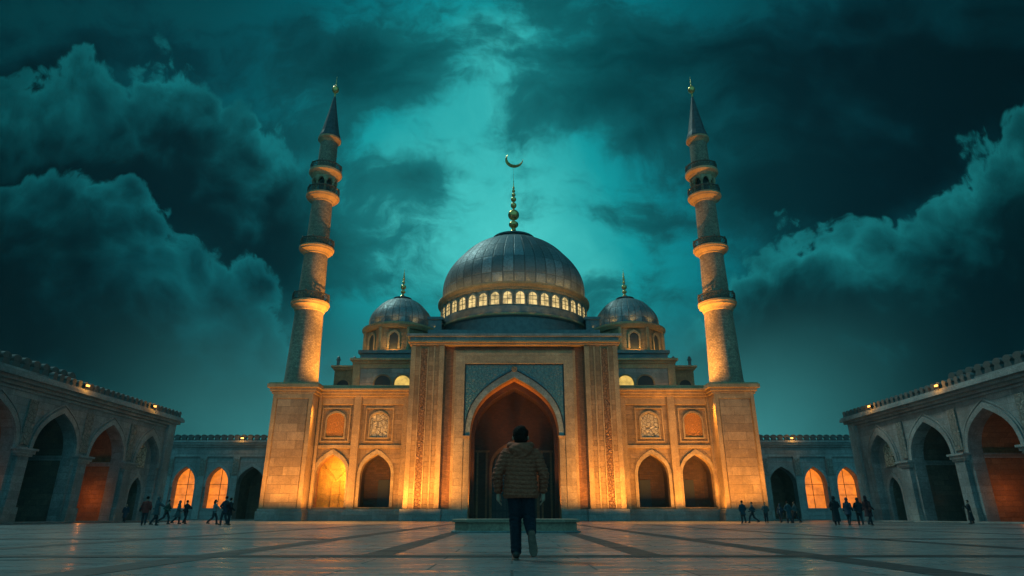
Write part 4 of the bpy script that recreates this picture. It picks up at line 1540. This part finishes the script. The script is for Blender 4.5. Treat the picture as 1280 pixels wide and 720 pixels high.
    m.caps(V(-.067, -.055, .075), V(-.070, .06, .06), .052, .048, 14)
    m.caps(V(-.070, .06, .055), V(-.080, .155, .042), .044, .036, 14)
    m.caps(V(-.067, -.035, .08), V(-.067, -.025, .13), .050, .046, 14)
    sh = remesh(m, .008, 3).build('shoe', M['shoe'], root, smooth=True, weld=False, angle=0)

    def sole(pts, nrm, th, frame):
        b = MB()
        P0, ax, sd = frame
        P0, ax, sd, nv = Vector(P0), Vector(ax).normalized(), Vector(sd).normalized(), Vector(nrm).normalized()
        lo = [b.bm.verts.new(O + P0 + ax * u + sd * w_ + nv * 0) for u, w_ in pts]
        hi = [b.bm.verts.new(O + P0 + ax * u + sd * w_ - nv * th) for u, w_ in pts]
        n = len(pts)
        for i in range(n):
            j = (i + 1) % n
            b.bm.faces.new((lo[i], lo[j], hi[j], hi[i]))
        b.bm.faces.new(lo)
        b.bm.faces.new(hi[::-1])
        return b
    outline = [(0, -.030), (.05, -.037), (.12, -.036), (.19, -.046), (.24, -.044), (.275, -.028), (.288, 0), (.28, .026), (.245, .042), (.19, .046), (.12, .040), (.05, .038), (0, .030), (-.014, 0)]
    sole(outline, (0, 0, -1), .028, ((-.066, -.10, .0), (-.05, 1, 0), (1, .05, 0))).build('sole', M['sole'], sh, bevel=.006)
    m = MB()
    m.caps(V(.136, -.365, .335), V(.145, -.368, .22), .054, .054, 14)
    m.caps(V(.145, -.368, .22), V(.158, -.362, .10), .054, .044, 14)
    m.caps(V(.136, -.35, .34), V(.136, -.30, .355), .052, .050, 14)
    sh2 = remesh(m, .008, 3).build('shoe', M['shoe'], root, smooth=True, weld=False, angle=0)
    ax = Vector((.10, .04, -1)).normalized()
    sole([(u * 1.08, w_ * 1.28) for u, w_ in outline], (0, -1, -.06), .030, ((.134, -.432, .372), ax, (1, 0, .10))).build('sole', M['sole'], sh2, bevel=.006)
    # ---- jacket with horizontal quilting
    m = MB()
    m.loft([ell_ring(.80, .240, .165), ell_ring(.84, .250, .175), ell_ring(1.0, .235, .168), ell_ring(1.12, .222, .160), ell_ring(1.28, .235, .156), ell_ring(1.40, .228, .142), ell_ring(1.475, .150, .115), ell_ring(1.55, .085, .09)])
    for s in (-1, 1):
        el = (s * .332, -.022, 1.12)
        wr = (hands[s][0] * 1.0, hands[s][1] - .002, .895)
        m.chain([(V(s * .205, 0, 1.395), .092), (V(s * .268, -.01, 1.27), .084), (V(*el), .072), (V(wr[0], wr[1], .91), .055)], 18)
    jm = remesh(m, .0085, 5)
    jm.bm.normal_update()
    for v in jm.bm.verts:
        l = v.co - O
        ph = (l.z + .012 * math.sin(l.x * 9 + 1) + .02 * abs(l.x)) / .058
        q = abs(math.sin(ph * PI))
        d = .016 * (q ** .55) - .008
        d += .005 * math.sin(l.x * 75 + l.z * 33 + 5 * math.sin(l.z * 40)) * (q ** 1.5)
        if l.z < .835:
            d *= .3
        v.co += v.normal * d
    jacket = cloth('brown_quilted_nylon', (.36, .085, .046), 30, .35)
    jk = jm.build('jacket', jacket, root, smooth=True, weld=False, angle=0)
    m = MB()
    for k in range(15):
        a = PI * (k / 14)
        m.ball(V(.112 * math.cos(a) * 1.3, .03 - .115 * math.sin(a), 1.535 - .022 * math.sin(a)), (.060, .058, .052), 12)
    m.ball(V(0, -.125, 1.465), (.185, .068, .085), 18)
    m.ball(V(0, -.12, 1.405), (.13, .058, .085), 16)
    hd = remesh(m, .010, 5)
    for v in hd.bm.verts:
        l = v.co - O
        v.co += Vector((0, -1, 0)) * .006 * math.sin(l.x * 38 + 3 * math.sin(l.z * 30))
    hd.build('hood', jacket, jk, smooth=True, weld=False, angle=0)
    m = MB()
    for s in (-1, 1):
        wr = hands[s]
        m.tube(V(wr[0], wr[1] - .002, .885), V(wr[0], wr[1] - .004, .862), .046, .043, 18)
    return root


walker()

CLOTHS = {}


def figure(px, Y, h, label, top, legs=(.03, .034, .042), coat=0., stride=.3, face=0., lean=0., arm=.2, bag=None, scarf=None, hat=None, hood=None, head=None, both=0.):
    """a passer-by about 40 m away; px = picture column the figure stands at, Y = distance, face = heading in degrees (0 walks away)"""
    x = (px - 640) / FPX * (Y * math.cos(PITCH) + .1)
    root = thing('person', label, 'person', (x, Y, 0), 'people crossing the court')
    O = Vector((x, Y, 0))
    Rm = Matrix.Rotation(R(face), 4, 'Z') @ Matrix.Scale(h / 1.75, 4)

    def V(a, b, c):
        v = Vector((a + lean * c * .0, b + lean * c, c))
        return tuple(O + (Rm @ v))

    def mat(c):
        k = tuple(round(q, 4) for q in c)
        if k not in CLOTHS:
            CLOTHS[k] = cloth('cloth', c, 12, .4)
        return CLOTHS[k]
    st = stride
    hipL, hipR = (-.09, 0, .90), (.09, 0, .90)
    kL, kR = (-.09, st * .62, .49), (.095, -st * .18, .48)
    aL, aR = (-.085, st * .75, .09), (.09, -st * 1.05, .12 + st * .1)
    m = MB()
    m.ball(V(0, .02, 1.63), (.078, .095, .112), 12)
    m.ball(V(0, .118, 1.62), .017, 6)
    m.caps(V(0, 0, 1.42), V(0, .01, 1.56), .055, .052, 8)
    m.chain([(V(0, 0, .92), .14), (V(0, 0, 1.15), .13), (V(0, 0, 1.36), .125)], 10)
    arms = []
    for s in (-1, 1):
        sw = arm * s * (1 if not both else -s)
        up = both if s > 0 else both * .2
        el = (s * .27, -sw * .5 + up * .22, 1.12 + up * .05)
        wr = (s * (.25 - up * .1), sw * .7 + .06 + up * .30, .90 + abs(sw) * .08 + up * .38)
        arms.append((s, el, wr))
        m.chain([(V(s * .18, 0, 1.36), .055), (V(*el), .042), (V(*wr), .032)], 8)
        m.caps(V(*wr), V(wr[0], wr[1] + .01, wr[2] - .06), .030, .032, 8)
        for k in range(4):
            b0 = (wr[0], wr[1] + .035 - .023 * k, wr[2] - .07)
            m.caps(V(*b0), V(b0[0] - s * .012, b0[1], b0[2] - .065 + .01 * abs(k - 1)), .009, .008, 6)
        m.caps(V(wr[0], wr[1] + .03, wr[2] - .02), V(wr[0] - s * .02, wr[1] + .055, wr[2] - .07), .012, .009, 6)
    for hp, k, a in ((hipL, kL, aL), (hipR, kR, aR)):
        m.chain([(V(*hp), .085), (V(*k), .055), (V(*a), .04)], 8)
        m.caps(V(a[0], a[1] - .03, max(.04, a[2] - .05)), V(a[0], a[1] + .13, max(.035, a[2] - .07)), .04, .034, 8)
    remesh(m, .016, 2).build('body', M['skin'], root, smooth=True, weld=False, angle=0)
    # hair, hood or scarf
    m = MB()
    if hood or scarf:
        m.ball(V(0, -.005, 1.65), (.105, .125, .135), 12)
        m.ball(V(0, -.02, 1.47), (.13, .12, .09), 10)
        remesh(m, .02, 2).build('headscarf' if scarf else 'hood', mat(scarf or hood), root, smooth=True, weld=False, angle=0)
    else:
        m.ball(V(0, -.012, 1.665), (.092, .105, .105), 12)
        if head == 'long':
            m.ball(V(0, -.06, 1.56), (.09, .07, .14), 10)
        remesh(m, .018, 2).build('hair', M['hair'], root, smooth=True, weld=False, angle=0)
    # legs
    m = MB()
    m.caps(V(-.05, 0, .93), V(.05, 0, .93), .14, .14, 10)
    for hp, k, a in ((hipL, kL, aL), (hipR, kR, aR)):
        m.chain([(V(*hp), .108), (V(*k), .080), (V(a[0], a[1], a[2] + .02), .064)], 10)
    remesh(m, .02, 3).build('trousers', mat(legs), root, smooth=True, weld=False, angle=0)
    # upper garment
    m = MB()
    n = 16
    hem = .86 - coat
    fl = 1 + coat * .35
    def ring(z, hw, hd, yo=0):
        return [V(hw * math.cos(2 * PI * i / n), yo + hd * math.sin(2 * PI * i / n), z) for i in range(n)]
    rings = []
    if coat > .12:
        rings.append(ring(hem, .20 * fl, .15 * fl + st * .45, -st * .12))
        rings.append(ring((hem + .92) / 2, .205 * (1 + coat * .15), .15 + st * .22, -st * .05))
    else:
        rings.append(ring(hem, .20, .145))
    rings += [ring(.97, .195, .145), ring(1.15, .19, .14), ring(1.32, .205, .14), ring(1.42, .15, .11), ring(1.49, .07, .07)]
    m.loft(rings)
    for s, el, wr in arms:
        m.chain([(V(s * .175, 0, 1.365), .082), (V(*el), .066), (V(wr[0], wr[1], wr[2] + .02), .052)], 10)
    remesh(m, .02, 3).build('long_coat' if coat > .12 else 'jacket', mat(top), root, smooth=True, weld=False, angle=0)
    for sgn, a in ((-1, aL), (1, aR)):
        m = MB().caps(V(a[0], a[1] - .04, max(.045, a[2] - .04)), V(a[0], a[1] + .14, max(.04, a[2] - .06)), .05, .042, 8)
        m.build('shoe', M['shoe'], root, smooth=True, weld=False)
    if bag:
        o = thing('bag', bag[0], 'bag', tuple(O + (Rm @ Vector((bag[1], bag[2], bag[3])))))
        m = MB()
        m.ball(V(bag[1], bag[2], bag[3]), (.07, .17, .15), 10)
        m.build('bag_body', mat(bag[4]), o, smooth=True, weld=False)
        m = MB().chain([(V(bag[1], bag[2] - .12, bag[3] + .08), .012), (V(.13 if bag[1] > 0 else -.13, -.0, 1.47), .012), (V(bag[1], bag[2] + .12, bag[3] + .08), .012)], 6)
        m.build('bag_strap', mat(bag[4]), o, smooth=True, weld=False)
    return root


NAVY, TEAL, BLACK, MAROON, GREEN = (.022, .036, .058), (.06, .095, .105), (.016, .019, .024), (.20, .035, .030), (.03, .07, .055)
# left half of the court
figure(157, 62, 1.66, 'person in a long dark coat walking alone, farthest left in the court', NAVY, coat=.42, stride=.18, face=200, arm=.05)
figure(182, 41.5, 1.74, 'person in a dark red coat walking at the head of the left group', MAROON, coat=.1, stride=.22, face=28, arm=.18, bag=('small dark shoulder bag carried by the person in the red coat', -.27, .0, .95, BLACK))
figure(195, 42.5, 1.74, 'person in a wide grey-blue coat beside the person in the red coat', TEAL, coat=.22, stride=.26, face=-35, arm=.3, hood=TEAL, lean=.03, both=.8)
figure(206, 49.5, 1.72, 'person in a dark green jacket striding and leaning forward, left of the grey cape', GREEN, stride=.42, face=-75, lean=.13, arm=.35)
figure(222, 50.5, 1.68, 'person wrapped in a long grey cape walking towards the glowing windows', TEAL, coat=.34, stride=.3, face=-55, lean=.05, scarf=TEAL)
figure(232.5, 51.5, 1.74, 'slim person in black beside the person in the grey cape', BLACK, coat=.05, stride=.2, face=-20, arm=.25, both=.5)
figure(268, 47.5, 1.68, 'person in a pale blue jacket with legs apart, below the second glowing window', (.16, .21, .22), coat=.06, stride=.36, face=-60, head='long', both=.7)
figure(281, 43.5, 1.82, 'tall person in navy standing close beside the person in the pale blue top', NAVY, coat=.12, stride=.18, face=70, both=.6, bag=('dark backpack-like bag on the tall person in navy', -.05, -.2, 1.22, BLACK))
figure(287, 44.2, 1.72, 'person in a black coat half hidden at the side of the tall person in navy', BLACK, coat=.25, stride=.16, face=-30)
# right half of the court
figure(928.5, 54, 1.76, 'person in a dark blue coat at the foot of the right corner pier', (.02, .045, .065), coat=.22, stride=.12, face=15, arm=.1)
figure(940.5, 57, 1.72, 'person in a slate jacket with swinging arms near the right corner pier', (.03, .055, .07), stride=.42, face=65, arm=.4)
figure(957, 58, 1.70, 'person with elbows out standing alone in front of the dark far arch', (.04, .07, .08), coat=.02, stride=.08, face=160, both=.9)
figure(975, 60, 1.60, 'hunched person in a wide dark shawl left of the pair by the far arch', NAVY, coat=.1, stride=.16, face=-40, scarf=NAVY, lean=.06)
figure(985.5, 56, 1.78, 'person in a long blue-grey robe, left one of the pair by the far arch', (.035, .065, .08), coat=.5, stride=.14, face=10)
figure(994, 56.6, 1.74, 'person in a grey jacket stepping out, right one of the pair by the far arch', (.06, .085, .09), stride=.34, face=55, arm=.35)
figure(1044, 42, 1.76, 'person in a long black robe, leftmost of the four strolling on the right', BLACK, coat=.62, stride=.16, face=-25, hood=BLACK, both=.4)
figure(1059.5, 44, 1.72, 'person in a bulky coat with head lowered, second of the four strollers', NAVY, coat=.2, stride=.22, face=-45, lean=.06, hood=NAVY)
figure(1073.5, 44, 1.72, 'person in a dark hooded jacket, third of the four strolling on the right', (.014, .022, .028), coat=.14, stride=.16, face=-15, hood=(.014, .022, .028))
figure(1086, 42.5, 1.80, 'person in a dark maroon long coat, last of the four strollers, nearest the right arcade', (.045, .017, .022), coat=.34, stride=.34, face=-60, lean=-.10, hood=(.03, .015, .02),
       bag=('dark bag hanging at the hip of the person in the maroon coat', .24, -.14, .92, (.05, .02, .02)))
figure(1212, 50, 1.70, 'person in a dark robe standing alone by the right arcade, arm raised to the face', BLACK, coat=.6, stride=.1, face=60, both=1.0)


# ---------------------------------------------------------------- evening haze over the whole court
hz = MB().box(-64, 64, -12, 124, -1, 73)
hm = bpy.data.materials.new('evening_haze')
hm.use_nodes = True
ht = NT(hm.node_tree)
hv = ht.n('ShaderNodeVolumePrincipled')
hv.inputs['Color'].default_value = (.34, .86, .93, 1)
hv.inputs['Density'].default_value = .00022
hv.inputs['Anisotropy'].default_value = .2
ho = ht.n('ShaderNodeOutputMaterial')
ht.t.links.new(hv.outputs[0], ho.inputs['Volume'])
tag(hz.build('haze', hm), 'thin teal evening haze hanging over the court', 'haze', kind='stuff')
